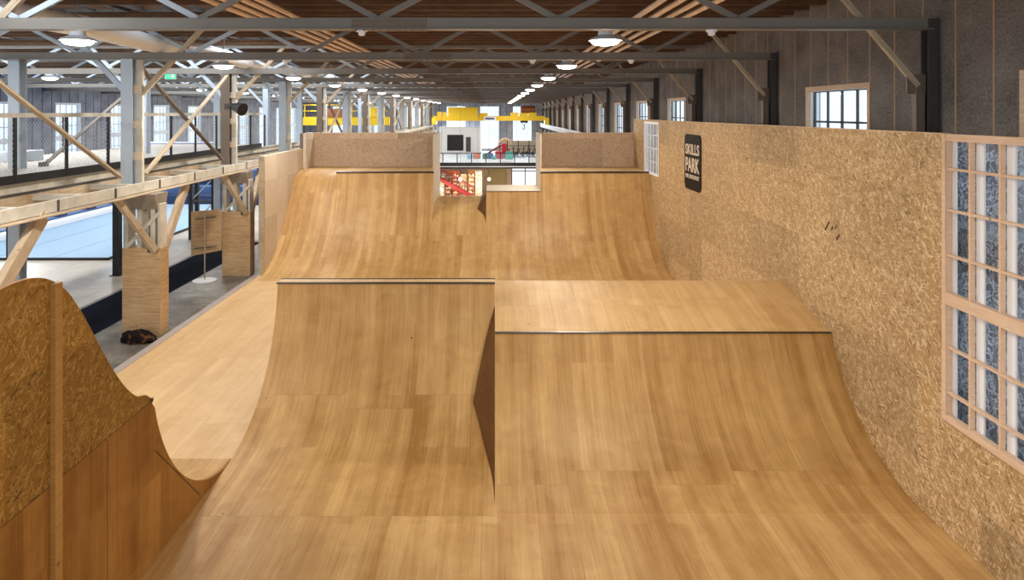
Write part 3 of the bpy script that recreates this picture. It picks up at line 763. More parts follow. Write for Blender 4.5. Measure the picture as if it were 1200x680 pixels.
def make_colB(x, y, label, grp, mat):
    t = thing('hall_column', (x, y, ZC), label, 'column', grp)
    u = MB(); u.box(x-.14,x+.14,y-.15,y-.135,ZC,ZB0); u.box(x-.14,x+.14,y+.135,y+.15,ZC,ZB0); u.box(x-.008,x+.008,y-.135,y+.135,ZC,ZB0)
    build('column_shaft', u, mat, t); build('column_cap', MB().box(x-.2,x+.2,y-.2,y+.2,ZB0-.04,ZB0-.016), M['chord'], t)
    return t
cB = make_colB(XB_, Y0, 'nearest slim hall column standing through the raised walkway', 'inner row of slim columns', M['steel_blue'])
for n in range(1, NT): dup(cB, (XB_, Y0+BAY*n, ZC), '%s slim hall column behind the left row' % ORD[n])
def make_colC(y, label):
    t = thing('wall_column', (XC, y, ZC), label, 'column', 'columns along the right hall wall')
    u = MB(); u.box(XC-.03,XC+.13,y-.1,y-.09,ZC,ZB1); u.box(XC-.03,XC+.13,y+.09,y+.1,ZC,ZB1); u.box(XC+.06,XC+.07,y-.09,y+.09,ZC,ZB1)
    build('column_shaft', u, M['steel_dark'], t)
    build('stiffener', MB().box(XC-.2,XC-.06,y-.06,y+.06,ZC,E+.38), M['steel_brown'], t)
    gp = MB(); gp.plate([(y-.04,0),(y+.04,0),(y+.04,.01),(y-.04,.01)], XC-.3, XC-.06)
    gb = MB(); gb.box(XC-.32,XC-.02,y-.02,y+.02,E+.3,E+.62)
    build('gusset_plate', gb, M['steel_brown'], t)
    return t
cC = make_colC(Y0, 'nearest dark steel column on the right hall wall')
for n in range(1, NT): dup(cC, (XC, Y0+BAY*n, ZC), '%s dark steel column along the right hall wall' % ORD[n])
# X bracing in the left row
br0 = None
for n in range(0, 14, 1):
    y = Y0+BAY*n
    if n in (0,1,4,8):
        t = thing('cross_brace', (XA-.05, y+BAY/2, E-1.6), {0:'single slanted timber-coloured brace in the nearest bay at far left',1:'steel cross brace between the blue-grey and brown-grey boxed columns',4:'steel cross brace in a middle bay of the left row',8:'steel cross brace in a distant bay of the left row'}[n], 'brace')
        build('diagonal', MB().bar((XA-.08,y+.3,E+1.25),(XA-.08,y+BAY-.5,E-1.6),.05,.12,(1,0,0)), M['steel_brown'] if n else M['timber'], t)
        if n: build('diagonal', MB().bar((XA+.0,y+.5,E-1.6),(XA+.0,y+BAY-.3,E+1.25),.05,.12,(1,0,0)), M['timber'], t)
t = thing('single_brace', (XB_+.2, Y0+1.5*BAY, E-1.4), 'single slanted brown steel brace beyond the raised walkway rail', 'brace')
build('diagonal', MB().bar((XB_+.2,Y0+BAY+.7,E-1.39),(XB_+.2,Y0+2*BAY-.2,E+1.25),.05,.11,(1,0,0)), M['steel_brown'], t)
build('end_plate', MB().box(XB_+.16,XB_+.24,Y0+BAY+.55,Y0+BAY+.85,E-1.42,E-1.3), M['steel_dark'], t)
# crane rails
def rail_left():
    t = thing('crane_runway', (-9.4, 50, E-1.9), 'long weathered ladder-like crane runway beam on the left columns', 'beam')
    ya, yb = 6.0, 98.0
    b = MB(); b.box(-8.90,-8.82,ya,yb,E-1.99,E-1.76)
    build('front_girder', b, M['girder'], t)
    b = MB(); b.box(-8.90,-8.66,ya,yb,E-2.035,E-2.01); build('bottom_flange', b, M['timber'], t)
    b = MB(); b.box(-10.1,-10.02,ya,yb,E-1.99,E-1.76); build('back_girder', b, M['timber'], t)
    b = MB(); b.bar((-10.06,ya,E-1.73),(-10.06,yb,E-1.73),.05,.06); build('rail', b, M['steel_dark'], t)
    for k in range(42):
        y = 8.6+2.09*k
        build('cross_member', MB().box(-10.02,-8.90,y-.08,y+.08,E-1.9,E-1.78), M['girder'], t)
    for k in range(10):
        y = 9.6+2.09*k
        build('joint_strap', MB().box(-8.82,-8.805,y-.03,y+.03,E-1.99,E-1.76), M['steel_dark'], t)
rail_left()
t = thing('crane_runway', (6.55, 50, E-1.8), 'crane runway beam along the right wall, pale where it shows beyond the ramps', 'beam')
b = MB(); b.box(6.5,6.56,6,98,E-2.0,E-1.56); build('web', b, M['steel_brown'], t)
b = MB(); b.box(6.38,6.7,6,98,E-1.58,E-1.55); build('top_flange', b, M['white_metal'], t)
b = MB(); b.box(6.38,6.7,6,98,E-2.02,E-2.0); build('bottom_flange', b, M['steel_dark'], t)
b = MB(); b.bar((6.55,6,E-1.52),(6.55,98,E-1.52),.06,.05); build('rail', b, M['steel_blue'], t)
# corbels under the right runway
for n in range(NT):
    y = Y0+BAY*n; build('bracket', MB().box(6.4,6.78,y-.1,y+.1,E-2.3,E-2.02), M['steel_dark'], t)

# ------------------------------------------------------------------ pipes, duct, lamps
pl = ['outermost','second','third','innermost']
for i, x in enumerate((-5.15,-4.83,-4.5,-4.2)):
    o = build('ceiling_pipe', MB().tube([(x,9,E+2.02),(x,98,E+2.02)], .055, 8), M['copper'], smooth=True, base=(x,50,E+2.02))
    tag(o, '%s copper-coloured pipe of the left ceiling bundle, counted from the left wall' % pl[i], 'pipe', 'left ceiling pipes')
for i, x in enumerate((3.0,3.34,3.68,4.02)):
    o = build('ceiling_pipe', MB().tube([(x,9,E+2.02),(x,98,E+2.02)], .055, 8), M['copper'], smooth=True, base=(x,50,E+2.02))
    tag(o, '%s copper-coloured pipe of the right ceiling bundle, counted from the lamps' % ['first','second','third','fourth'][i], 'pipe', 'right ceiling pipes')
t = thing('air_duct', (-8.55, 30, E+1.8), 'long round white air duct under the roof at left', 'duct')
pts_ = [(-8.55, 6+i*1.0, E+1.76+.03*math.sin(i*1.0)) for i in range(50)]
build('duct_tube', MB().tube(pts_, .22, 20), M['duct'], t, smooth=True)
for k in range(14):
    y = 9.0+3.135*k; build('hanger', MB().tube([(-8.55,y,E+1.9),(-8.55,y,ZR)], .008, 5), M['steel_dark'], t)
def make_lamp(x, y, z, label, grp):
    t = thing('pendant_lamp', (x,y,z), label, 'lamp', grp)
    s = MB().lathe((x,y,z), [(.0,.20),(.10,.20),(.12,.14),(.13,.08),(.26,.03),(.29,-.01),(.27,-.01),(.24,.02),(.0,.03)], 24)
    build('shade', s, M['white_metal'], t, smooth=True)
    build('light_disc', MB().lathe((x,y,z-.004), [(.0,.0),(.25,.0),(.235,-.04),(.19,-.07),(.1,-.085),(.0,-.09)], 24), M['lamp_glow'], t)
    h = MB(); h.tube([(x,y,z+.2),(x,y,z+.34)],.012,6); h.tube([(x-.05,y,z+.34),(x,y,z+.38),(x+.05,y,z+.34),(x,y,z+.30),(x-.05,y,z+.34)],.008,5); h.tube([(x,y,z+.38),(x,y,ZR-.1)],.006,5)
    build('hook', h, M['steel_dark'], t)
    return t
ZL = E+1.24
lamp0 = None
rows_ = [(1.89, 'right lamp row', 'over the box ramp'), (-7.15, 'middle lamp row', 'beside the left columns'), (-15.8, 'left lamp row', 'over the walkway side')]
LAMPS = []
for x, nm, wh in rows_:
    for n in range(-2, 13):
        y = 11.7+BAY*n; LAMPS.append((x,y))
        if y < 10: continue
        lab = 'glowing round pendant lamp, %s of the %s from the camera' % (ORD[n], nm)
        if lamp0 is None: lamp0 = make_lamp(x, y, ZL, lab, 'pendant lamps'); 
        else: dup(lamp0, (x,y,ZL), lab)
def alight(name, loc, size, power, col, rot=(0,0,0), sy=None, spread=PI):
    l = bpy.data.lights.new(name, 'AREA'); l.energy = power; l.color = col; l.size = size; l.spread = spread
    if sy: l.shape = 'RECTANGLE'; l.size_y = sy
    else: l.shape = 'DISK'
    o = bpy.data.objects.new(name, l); COL.objects.link(o); o.location = loc; o.rotation_euler = rot; return o
WARM = (1,.925,.82); COOL = (.86,.93,1)
for i, (x,y) in enumerate(LAMPS):
    alight('lamp_light', (x,y,ZL-.1), .5, 175 if x > -10 else 200, WARM if x > -10 else (1,.96,.9))
# daylight: skylights and the left windows
for a, b in SKY[::2]:
    alight('daylight_skylight', (-15.5,(a+b)/2,ZR-.08), 18, 560, COOL, sy=1.4)
for c in wl[::2]:
    alight('daylight_window', (XW_L+.3,c,E-1.8), 2.6, 400, COOL, (0,-PI/2,0), sy=4.5)
for c, wd in ew: alight('daylight_window', (c,YF-.3,2.8), 2.6, 420, COOL, (-PI/2,0,0), sy=5.2)

# smoke detectors
for i, (x,y,lab) in enumerate(((-2.15,Y0,'white smoke detector under the nearest truss, left of centre'),(3.5,Y0,'white smoke detector under the nearest truss, right of the lamp'),(3.45,Y0+BAY,'white smoke detector under the second truss, near the right wall'),(.95,Y0+BAY,'white smoke detector under the second truss, near the centre'),(-5.3,Y0+BAY,'white smoke detector under the second truss, by the left pipes'))):
    t = thing('smoke_detector', (x,y,ZB0-.014), lab, 'detector')
    build('base_plate', MB().lathe((x,y,ZB0-.014),[(0,0),(.09,0),(.09,-.03),(0,-.03)],16), M['white'], t)
    build('sensor_head', MB().lathe((x,y,ZB0-.044),[(.06,0),(.055,-.05),(.03,-.065),(0,-.065)],16), M['white'], t)

# ------------------------------------------------------------------ raised walkway at left
XD = -10.45
t = thing('raised_walkway', (-12.5, 17, E-1.4), 'raised walkway with a pale floor and steel girder on the left', 'walkway')
ya, yb = 5.0, 30.5; ZD = E-1.42
build('floor_deck', MB().box(-15.2, XD, ya, yb, ZD-.05, ZD), M['deck_grey'], t)
build('edge_angle', MB().box(XD, XD+.03, ya, yb, ZD-.13, ZD+.06), M['black'], t)
gm = MB(); gm.box(XD-.12,XD-.09,ya,yb+6,ZD-.52,ZD-.12); gm.box(XD-.2,XD,ya,yb+6,ZD-.15,ZD-.13); gm.box(XD-.2,XD,ya,yb+6,ZD-.54,ZD-.52)
build('girder', gm, M['girder'], t)
gm = MB(); gm.box(-15.1,-15.0,ya,yb,ZD-.45,ZD-.05); build('girder', gm, M['steel_dark'], t)
sp_ = 1.858
ys = [Y0*0 + XD*-800/563. + sp_*k for k in range(-2, 9)]
ys = [10.45*800/563 + 1.79*k for k in range(-3, 10)]
hr = MB(); hr.box(XD-.03, XD+.05, ya, yb, E-.11, E-.01); build('handrail', hr, M['girder'], t)
for y in ys: build('rail_post', MB().box(XD-.02, XD+.035, y-.035, y+.035, ZD-.1, E-.1), M['black'], t)
wm = MB(); stp = .11; z0, z1 = ZD+.08, E-.22; H = z1-z0
y = ya
while y < yb:
    wm.bar((XD,y,z0),(XD,y+H,z1),.004,.004,(1,0,0)); wm.bar((XD,y+H,z0),(XD,y,z1),.004,.004,(1,0,0)); y += stp
o = build('wire_mesh', wm, M['steel_blue'], t); o['kind'] = 'stuff'
hr = MB(); hr.box(-15.22, -15.16, ya, yb, E-.14, E-.08); build('handrail', hr, M['steel_dark'], t)
for k in range(0, 13): y = 6+2*k; build('rail_post', MB().box(-15.21, -15.16, y-.03, y+.03, ZD, E-.14), M['steel_dark'], t)
# a grey bench-like box on the walkway
o = build('storage_box', MB().box(-14.6,-13.6,19.5,20.6,ZD+.001,ZD+.3), M['steel_blue'], bevel=.02, base=(-14.1,20,ZD)); tag(o, 'low grey box standing on the raised walkway behind the wire mesh', 'box')
# supports
for x,y,s,lab in ((-13.0,23.5,.11,'black square support post behind the first boxed column'),(-15.3,21.7,.14,'thick black support post at the left picture edge')):
    t = thing('support_post', (x,y,ZC), lab, 'post'); build('post_shaft', MB().box(x-s,x+s,y-s,y+s,ZC,ZD-.06), M['black'], t)
    build('base_plate', MB().box(x-s-.08,x+s+.08,y-s-.08,y+s+.08,ZC,ZC+.02), M['steel_dark'], t)
t = thing('lattice_tower', (-12.9,30.4,ZC), 'black steel lattice tower behind the info board stand', 'tower')
for dx in (-.5,.5):
    for dy in (-.3,.3): build('leg', MB().box(-12.9+dx-.08,-12.9+dx+.08,30.4+dy-.08,30.4+dy+.08,ZC,ZD-.55), M['black'], t)
for z in (.5,1.6,2.7): build('rung', MB().box(-13.4,-12.4,30.05,30.13,z,z+.08), M['steel_dark'], t)
for z in (.55,1.65): build('diagonal', MB().bar((-13.4,30.08,z),(-12.4,30.08,z+1.0),.05,.04,(0,1,0)), M['steel_blue'], t)

# ------------------------------------------------------------------ left hall: mats and foam
t = thing('trampoline_mat', (-18,32,ZC), 'large light blue gym mat beyond the boxed columns', 'mat')
build('mat_top', MB().box(-21.2,-14.7,25.9,41,ZC,.02), M['blue_mat'], t)
build('mat_edge', MB().box(-21.2,-14.66,25.84,25.9,ZC,.03), M['black'], t); build('mat_edge', MB().box(-14.7,-14.64,25.84,41,ZC,.03), M['black'], t)
jm = MB()
for x in (-19.0,-16.8): jm.box(x-.008,x+.008,25.95,41,.02,.024)
build('mat_joint', jm, M['mid_blue'], t)
o = build('mat_border', MB().box(-21.75,-21.25,24,41,ZC,.25), M['white'], bevel=.03, base=(-21.5,33,ZC)); tag(o, 'white padded border along the left side of the light blue mat', 'border')
t = thing('trampoline', (-24.7,33,ZC), 'wide blue padded trampoline bed beside the white border', 'trampoline')
build('bed', MB().box(-27.9,-21.8,24,41,ZC,.3), M['mid_blue'], t)
for k in range(7): build('pad', MB().box(-27.9,-21.85,24.3+2.5*k,24.9+2.5*k,.3,.42), M['navy'], t)
for i in range(5):
    o = build('foam_step', MB().box(-21-.0*i,-13.2,41.3+1.2*i,42.45+1.2*i,ZC,.5+.42*i), M['navy'] if i % 2 == 0 else M['mid_blue'], bevel=.04, base=(-17,42+1.2*i,ZC))
    tag(o, 'navy and blue foam block, %s step up behind the light blue mat' % ORD[i], 'foam block', 'blue foam steps')
# screen wall further back
for i, (x0,x1,y,h_,mt) in enumerate(((-27.5,-20,52,3.2,'mid_blue'),(-19.5,-12,56,2.6,'navy'))):
    t = thing('padded_wall', ((x0+x1)/2,y,ZC), ['mid-blue padded wall deep in the left hall','navy padded wall deep in the left hall'][i], 'padded wall')
    build('pad', MB().box(x0,x1,y,y+.3,ZC,h_), M[mt], t, bevel=.05); build('cap', MB().box(x0,x1,y-.02,y+.32,h_,h_+.1), M['white'], t)

# info board stand
t = thing('info_board_stand', (-9.65,22.7,ZC), 'wooden board on a metal pole with a round white base, seen from behind', 'sign stand')
bs = MB().lathe((-9.65,22.7,ZC),[(0,.05),(.33,.05),(.38,.03),(.38,0),(0,0)],32); build('base', bs, M['white'], t, smooth=True)
build('pole', MB().tube([(-9.65,22.7,ZC+.04),(-9.65,22.7,E-3.35)],.022,10), M['lip'], t, smooth=True)
bd = MB(); c0 = [(-10.12,22.70,E-4.78),(-9.17,22.86,E-4.62),(-9.17,22.86,E-3.24),(-10.12,22.70,E-3.30)]
cc = [Vector(p)+Vector((0,.04,0)) for p in c0]; dd = [Vector(p)+Vector((0,.065,0)) for p in c0]
bd.face(cc); bd.face(dd[::-1])
for i in range(4): j=(i+1)%4; bd.face([cc[i],dd[i],dd[j],cc[j]])
build('board', bd, M['box_ply'], t)
for h in (3.5,4.48): build('clamp', MB().bar((-10.0,22.72,E-h-.05),(-9.3,22.80,E-h+.02),.025,.03), M['steel_dark'], t)

# cloth at the column foot
def blob(name, c, s, seed, mat, lab, cat, parent=None):
    bm = bmesh.new(); bmesh.ops.create_icosphere(bm, subdivisions=5, radius=1)
    for v in bm.verts:
        n = mnoise.fractal(v.co*1.7+Vector((seed,seed,0)), .9, 2.0, 2); r2 = abs(mnoise.noise(v.co*3.1+Vector((seed,0,0))))
        p = v.co*(1+.16*n-.22*r2); p.z = max(p.z, -.35)
        p.z = (p.z+.35)*(1-.25*p.x)
        v.co = Vector((p.x*s[0], p.y*s[1], p.z*s[2]))
    me = bpy.data.meshes.new(name); bm.to_mesh(me); bm.free(); me.materials.append(mat)
    for p in me.polygons: p.use_smooth = True
    o = bpy.data.objects.new(name, me); COL.objects.link(o); o.location = c; tag(o, lab, cat); return o
def clothm():
    k = N('cloth_black_brown'); uv = k.uv(src='Object'); n = k.noise(uv, 3.2, 2, .5, 1.2)
    return k.done(k.ramp(n, [(.52,(.012,.009,.008,1)),(.60,(.12,.05,.018,1))]), .9, spec=.1)
M['cloth'] = clothm()
blob('backpack', (-8.72,16.72,ZC), (.42,.28,.2), 3.3, M['cloth'], 'crumpled black and brown bag lying at the foot of the plywood box', 'bag')

# exit sign, loudspeaker, spot
t = thing('exit_sign', (-11.6,24.5,E+1.3), 'green glowing exit sign hanging under the roof at left', 'sign')
build('sign_box', MB().box(-11.85,-11.45,24.5,24.58,E+1.2,E+1.42), M['white'], t); build('sign_face', MB().box(-11.84,-11.46,24.49,24.5,E+1.21,E+1.41), M['exit_glow'], t)
am = MB(); am.box(-11.62,-11.50,24.482,24.489,E+1.25,E+1.37); am.bar((-11.78,24.486,E+1.31),(-11.67,24.486,E+1.31),.02,.008)
build('pictogram', am, M['white'], t)
t = thing('loudspeaker', (-8.75,23.2,E+.2), 'black horn loudspeaker on the brown-grey column', 'loudspeaker')
build('housing', MB().tube([(-8.95,23.1,E+.22),(-8.8,23.0,E+.2),(-8.6,22.9,E+.16),(-8.42,22.8,E+.1)],[.08,.12,.18,.22],14), M['black'], t, smooth=True)
build('bracket', MB().box(-9.12,-8.92,23.0,23.15,E+.1,E+.3), M['steel_dark'], t)

# ------------------------------------------------------------------ cranes
t = thing('overhead_crane', (-.7,84,E-.6), 'yellow overhead crane spanning the far end of the centre bay', 'crane')
y = 84
b = MB(); b.box(-7.6,6.1,y,y+.5,E-1.0,E-.42); build('bridge_beam', b, M['yellow'], t)
build('trolley_box', MB().box(-5.75,-2.05,y-.5,y-.02,E-1.02,E+.65), M['yellow'], t, bevel=.05)
for x0,x1,zz in ((-7.1,-6.5,.25),(-6.4,-5.9,.2),(-1.9,-.9,.1),(1.9,2.9,.15),(3.05,4.05,.1),(4.15,5.1,.15)):
    build('motor_box', MB().box(x0,x1,y+.0,y+.5,E-.42,E+zz-.15), M['yellow'], t)
build('cable_drum', MB().tube([(3.2,y+.8,E+.35),(5.0,y+.8,E+.35)],.5,14), M['ext_brown'], t, smooth=True)
build('name_plate', MB().box(-1.35,.1,y-.03,y-.0,E-.98,E-.5), M['white'], t)
build('plate_mark', MB().box(-1.2,-.05,y-.04,y-.03,E-.86,E-.62), M['mid_blue'], t)
hk = MB(); hk.box(3.15,4.05,y+.1,y+.3,E-1.25,E-1.0); hk.bar((3.2,y+.2,E-1.2),(3.55,y+.2,E-1.5),.05,.05); hk.bar((4.0,y+.2,E-1.2),(3.65,y+.2,E-1.5),.05,.05)
hk.tube([(3.6,y+.2,E-1.45),(3.6,y+.2,E-1.75),(3.72,y+.2,E-1.9),(3.62,y+.2,E-2.05),(3.45,y+.2,E-2.0),(3.42,y+.2,E-1.85)],.05,8)
build('hook', hk, M['black'], t)
build('guard_rail', MB().bar((-.2,y+.25,E+.1),(1.7,y+.25,E+.1),.04,.04), M['steel_dark'], t)
for x in (-7.7,6.1): build('end_carriage', MB().box(x,x+.5,y-.8,y+1.3,E-1.45,E-.6), M['yellow'], t)
t = thing('overhead_crane', (-18,62,E-.6), 'yellow overhead crane seen between columns in the left bay', 'crane'); y = 62
build('bridge_beam', MB().box(-17.6,-9.6,y,y+.6,E-1.15,E-.45), M['yellow'], t)
build('walkway_plate', MB().box(-17.6,-9.6,y+.9,y+1.8,E-.45,E-.4), M['yellow'], t)
for z in (E+.15, E+.7): build('guard_rail', MB().bar((-17.5,y+.1,z),(-9.8,y+.1,z),.07,.07), M['yellow'], t)
for k in range(6): x = -17.3+1.45*k; build('guard_post', MB().box(x-.03,x+.03,y+.07,y+.13,E-.45,E+.7), M['yellow'], t)
build('trolley_box', MB().box(-15.5,-13.4,y-.1,y+1.2,E-.4,E+.35), M['ext_brown'], t)
build('trolley_box', MB().box(-12.0,-10.9,y-.1,y+1.2,E-.4,E+.5), M['yellow'], t)

# ------------------------------------------------------------------ far floor edge, railing, gym, lower level
t = thing('gallery_railing', (-.8,76.1,ZC), 'black railing with glass panels at the edge of the far floor opening', 'railing')
build('edge_beam', MB().box(VX0,VX1,75.75,75.99,ZC-.62,ZC+.03), M['black'], t)
build('edge_line', MB().box(VX0,VX1,75.7,75.75,ZC-.44,ZC-.36), M['white_metal'], t)
build('handrail', MB().bar((VX0,76.1,1.0),(VX1,76.1,1.0),.07,.08), M['black'], t)
for k in range(10): x = -7.4+1.6*k; build('rail_post', MB().box(x-.05,x+.05,76.05,76.15,ZC,1.0), M['black'], t)
build('glass_panel', MB().box(VX0,VX1,76.11,76.12,.05,.9), M['glass'], t)
o = build('gym_flooring', MB().box(-8.1,6.8,76.3,92.8,ZC,ZC+.015), M['white_metal'], base=(0,88,ZC)); tag(o, 'white gym flooring beyond the glass railing', 'floor')
# white block room
t = thing('white_cabin', (-4.8,95,ZC), 'white cabin with a large dark opening at the far end of the hall', 'cabin')
build('cabin_wall', MB().box(-7.6,-1.9,93,98,ZC,3.5), M['white_metal'], t); build('upper_block', MB().box(-7.6,-4.2,93.2,98,3.5,3.6), M['white'], t)
build('dark_opening', MB().box(-6.5,-4.3,92.93,93,.35,2.5), M['black'], t); build('side_door', MB().box(-3.95,-3.3,92.94,93,.2,2.2), M['steel_dark'], t)
# back counter / low cream wall
o = build('low_wall', MB().box(.9,6.6,96.5,96.8,ZC,1.55), M['pale_edge'], base=(3.5,96.6,ZC)); tag(o, 'low cream wall behind the exercise machines', 'wall')
ZG = ZC+.016
cols_ = [('orange', srgb(235,120,80)),('green', srgb(20,110,70)),('blue', srgb(40,90,170)),('red', srgb(190,30,50)),('teal', srgb(70,180,165)),('black', srgb(20,22,26)),('pale blue', srgb(120,190,225))]
for i, (x, y, w_, h_, ci) in enumerate(((-3.0,82,.6,.55,6),(-2.2,82.4,.9,.7,0),(-1.2,82,.6,.65,1),(-.55,82.6,.8,.6,2),(.5,82.2,1.0,.9,3),(1.15,83.4,.6,1.8,3),(1.7,81.3,.9,.9,4),(-.1,81,.5,.4,4))):
    nm, c = cols_[ci]; m = M.setdefault('soft_'+nm, plain('soft_'+nm.replace(' ','_'), c, .6, var=.1))
    o = build('gym_cushion', MB().box(x-w_/2,x+w_/2,y,y+.7,ZG,ZG+h_), m, bevel=.12, base=(x,y,ZG))
    tag(o, '%s soft gym block beyond the railing%s' % (nm, {1:' beside the pale blue one',4:' low beside the blue one',5:', the tall upright one',6:' next to the tall red one',7:', the smallest'}.get(i,'')), 'gym block', 'coloured soft blocks')
t = thing('play_arch', (1.3,84.6,ZG), 'cream and red arched play frame above the coloured blocks', 'play frame')
build('arch', MB().tube([(.5,84.6,ZG),(.5,84.6,1.7),(.8,84.6,2.15),(1.4,84.6,2.25),(1.9,84.6,2.0),(2.0,84.6,1.5)],.16,8), M['frame_wood'], t, smooth=True)
build('slide', MB().bar((.9,84.4,1.6),(-.9,84.0,.5),.6,.15), M['red'], t)
def machine(x, y, s, label):
    t = thing('exercise_machine', (x,y,ZG), label, 'exercise machine', 'exercise machines beyond the railing')
    build('frame', MB().bar((x-.35*s,y,ZG+.08),(x+.4*s,y,ZG+.08),.1,.1).bar((x-.2*s,y,ZG+.1),(x-.3*s,y,1.0),.09,.09,(0,1,0)).bar((x+.2*s,y,ZG+.1),(x+.3*s,y,1.4),.09,.09,(0,1,0)).bar((x-.25*s,y,.5),(x+.25*s,y,.45),.08,.08), M['black'], t)
    build('saddle', MB().box(x-.5*s if s>0 else x-.5*s-.0,x-.1*s,y-.1,y+.1,.98,1.06) if s > 0 else MB().box(x+.1,x+.5,y-.1,y+.1,.98,1.06), M['black'], t)
    build('flywheel', MB().tube([(x+.1*s,y-.04,.38),(x+.1*s,y+.04,.38)],.28,14), M['steel_dark'], t, smooth=True)
    build('handlebar', MB().tube([(x+.3*s,y-.25,1.4),(x+.3*s,y,1.45),(x+.3*s,y+.25,1.4)],.04,6), M['black'], t)
    return t
mc = machine(2.0, 84.5, 1, 'black exercise machine, nearest the coloured blocks')
for i, (x,y) in enumerate(((2.6,85.5),(3.3,84.8),(3.9,86),(4.6,85),(5.3,84.2),(5.9,85.5))):
    dup(mc, (x,y,ZG), 'black exercise machine, %s from the coloured blocks' % ORD[i+1])
t = thing('training_rack', (3.6,88,ZG), 'black bar rack standing behind the exercise machines', 'rack')
for x in (1.6,3.0,4.4,5.8): build('post', MB().box(x-.05,x+.05,88,88.1,ZG,1.95), M['black'], t)
build('crossbar', MB().bar((1.6,88.05,1.25),(5.8,88.05,1.25),.07,.07), M['black'], t)

# lower level seen through the void
struct('floor', MB().box(VX0-3,XW_R,29.5,YF,ZLOW-.2,ZLOW), M['ext_brown'])
struct('wall_lower', MB().box(VX0-3,1.9,79,79.2,ZLOW,ZC-.3), M['osb_brown'])
o = build('lit_shop_window', MB().box(1.9,6.6,79,79.05,ZLOW+.3,ZC-.5), emit('shop_window_glow',(.95,.98,1,1),1.2), base=(4.2,79,ZLOW)); tag(o, 'bright lower-level window front under the far floor edge', 'window')
t = thing('window_posts', (4.2,78.9,ZLOW), 'dark grid of posts before the bright lower window front', 'window frame')
for x in (1.95,3.5,5.0,6.5): build('post', MB().box(x-.05,x+.05,78.85,78.95,ZLOW,ZC-.5), M['steel_dark'], t)
build('sill', MB().box(1.9,6.6,78.85,78.95,ZC-1.2,ZC-1.1), M['steel_dark'], t)
struct('wall_green', MB().box(-.7,1.3,78.6,78.9,ZLOW,ZC-.4), plain('olive_wall', srgb(175,155,95), .6))
t = thing('red_staircase', (-4,70,ZLOW), 'red steel staircase descending to the lower level', 'staircase')
p0, p1 = Vector((-7.2,70,ZC-.35)), Vector((-2.3,70,ZC-3.1))
for dy in (0,1.2): build('stringer', MB().bar(p0+Vector((0,dy,0)), p1+Vector((0,dy,0)), .06,.32,(0,0,1)), M['red'], t)
for dy in (0,1.2):
    build('handrail', MB().bar(p0+Vector((0,dy,1.0)), p1+Vector((0,dy,1.0)), .06,.08,(0,0,1)), M['red'], t)
    for k in range(7): q = p0.lerp(p1,k/6)+Vector((0,dy,0)); build('baluster', MB().box(q.x-.02,q.x+.02,q.y-.02,q.y+.02,q.z,q.z+1.0), M['black'], t)
for k in range(14): q = p0.lerp(p1,(k+.5)/14); build('tread', MB().box(q.x-.16,q.x+.16,70.03,71.17,q.z-.02,q.z+.02), M['steel_dark'], t)
build('landing', MB().box(-2.4,.0,69.9,71.3,ZC-3.25,ZC-3.1), M['steel_dark'], t)
build('landing_post', MB().box(-2.0,-1.85,70,70.15,ZLOW,ZC-3.2), M['black'], t); build('landing_post', MB().box(-2.7,-2.5,74,74.2,ZLOW,ZC-.6), M['black'], t)
rnd = random.Random(5); shc = [srgb(230,205,160),srgb(190,120,70),srgb(240,235,220),srgb(150,80,45),srgb(205,90,45)]
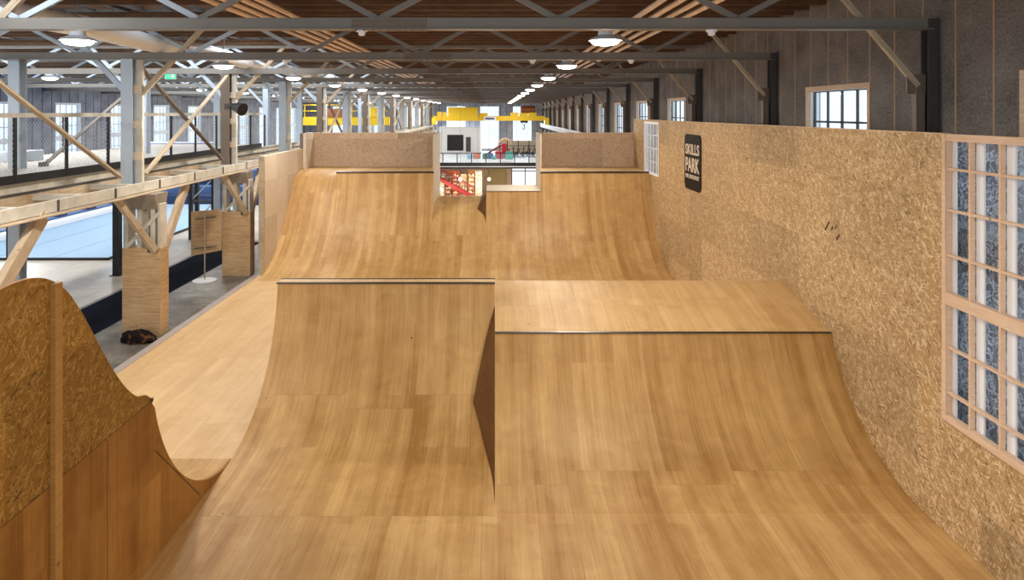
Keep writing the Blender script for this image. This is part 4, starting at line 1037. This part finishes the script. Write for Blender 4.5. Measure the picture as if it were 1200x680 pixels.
for i in range(16):
    x = -7.4+ (i % 8)*.82 + rnd.uniform(-.06,.06); y = 72+3*(i//8)+rnd.uniform(-.5,.5); h_ = rnd.uniform(2.5,3.9); c = i % 5
    m = M.setdefault('goods%d' % c, plain('goods_colour_%s' % 'abcde'[c], shc[c], .6, var=.35, scale=4))
    t = thing('display_shelf', (x,y,ZLOW), 'cluttered warm-coloured display shelf on the lower level, %s' % ('in the front row' if i < 8 else 'in the back row'), 'shelf', 'lower front shelves' if i < 8 else 'lower back shelves')
    sm_ = MB(); sm_.box(x-.33,x+.33,y+.35,y+.38,ZLOW,ZLOW+h_)
    sm_.box(x-.33,x-.30,y,y+.35,ZLOW,ZLOW+h_); sm_.box(x+.30,x+.33,y,y+.35,ZLOW,ZLOW+h_)
    nz = int(h_/.45)
    for k in range(nz+1): sm_.box(x-.30,x+.30,y,y+.35,ZLOW+.05+k*.44,ZLOW+.08+k*.44)
    build('carcass', sm_, m, t)
    gd = MB()
    for k in range(nz):
        xx = x-.28
        while xx < x+.2:
            w_ = rnd.uniform(.06,.14); gd.box(xx,xx+w_,y+.04,y+.28,ZLOW+.08+k*.44,ZLOW+.08+k*.44+rnd.uniform(.12,.34)); xx += w_+.03
    build('goods', gd, M.setdefault('goodsw', plain('goods_pale', srgb(238,215,180), .6, var=.5, scale=5, dark=.3)), t)['kind'] = 'stuff'
for i, (x,z) in enumerate(((-3.4,-1.0),(-1.7,-1.6),(-5.4,-2.2),(-.6,-1.3))):
    t = thing('globe_lamp', (x,67+i,z), 'round white globe lamp over the lower level, %s' % ['the largest in view','by the olive wall','lowest at the left','near the dark post'][i], 'lamp')
    build('globe', MB().lathe((x,67+i,z),[(0,-.2),(.09,-.18),(.16,-.12),(.2,0),(.16,.12),(.09,.18),(0,.2)],16), emit('globe_glow_%d' % i,(1,.9,.75,1),1.6), t, smooth=True)
    build('cord', MB().tube([(x,67+i,z+.28),(x,67+i,ZR)],.01,4), M['black'], t)
    l = bpy.data.lights.new('globe_light','POINT'); l.energy = 380; l.color = (1,.85,.65); l.shadow_soft_size = .3
    lo_ = bpy.data.objects.new('globe_light', l); COL.objects.link(lo_); lo_.location = (x,67+i,z-.35)
alight('lower_fill_light', (-2,66,ZC-.8), 6, 350, (1,.88,.7), sy=6)  # added fill to brighten the lower level, no fixture there

# ------------------------------------------------------------------ world, camera
w = bpy.data.worlds.new('world'); bpy.context.scene.world = w; w.use_nodes = True
nt = w.node_tree; bg = nt.nodes['Background']; bg.inputs[0].default_value = (.80,.91,1,1); bg.inputs[1].default_value = 1.5
cam = bpy.data.cameras.new('camera'); co = bpy.data.objects.new('camera', cam); COL.objects.link(co)
co.location = (0,0,E); co.rotation_euler = (PI/2,0,0); cam.lens = 24; cam.sensor_width = 36; cam.sensor_fit = 'HORIZONTAL'
cam.shift_x = 20/1200; cam.shift_y = -208/1200; cam.clip_end = 400; cam.clip_start = .05
sc = bpy.context.scene; sc.camera = co
sc.view_settings.view_transform = 'Standard'; sc.view_settings.look = 'None'; sc.view_settings.gamma = 1; sc.view_settings.use_curve_mapping = False
sc.view_settings.exposure = 0.0
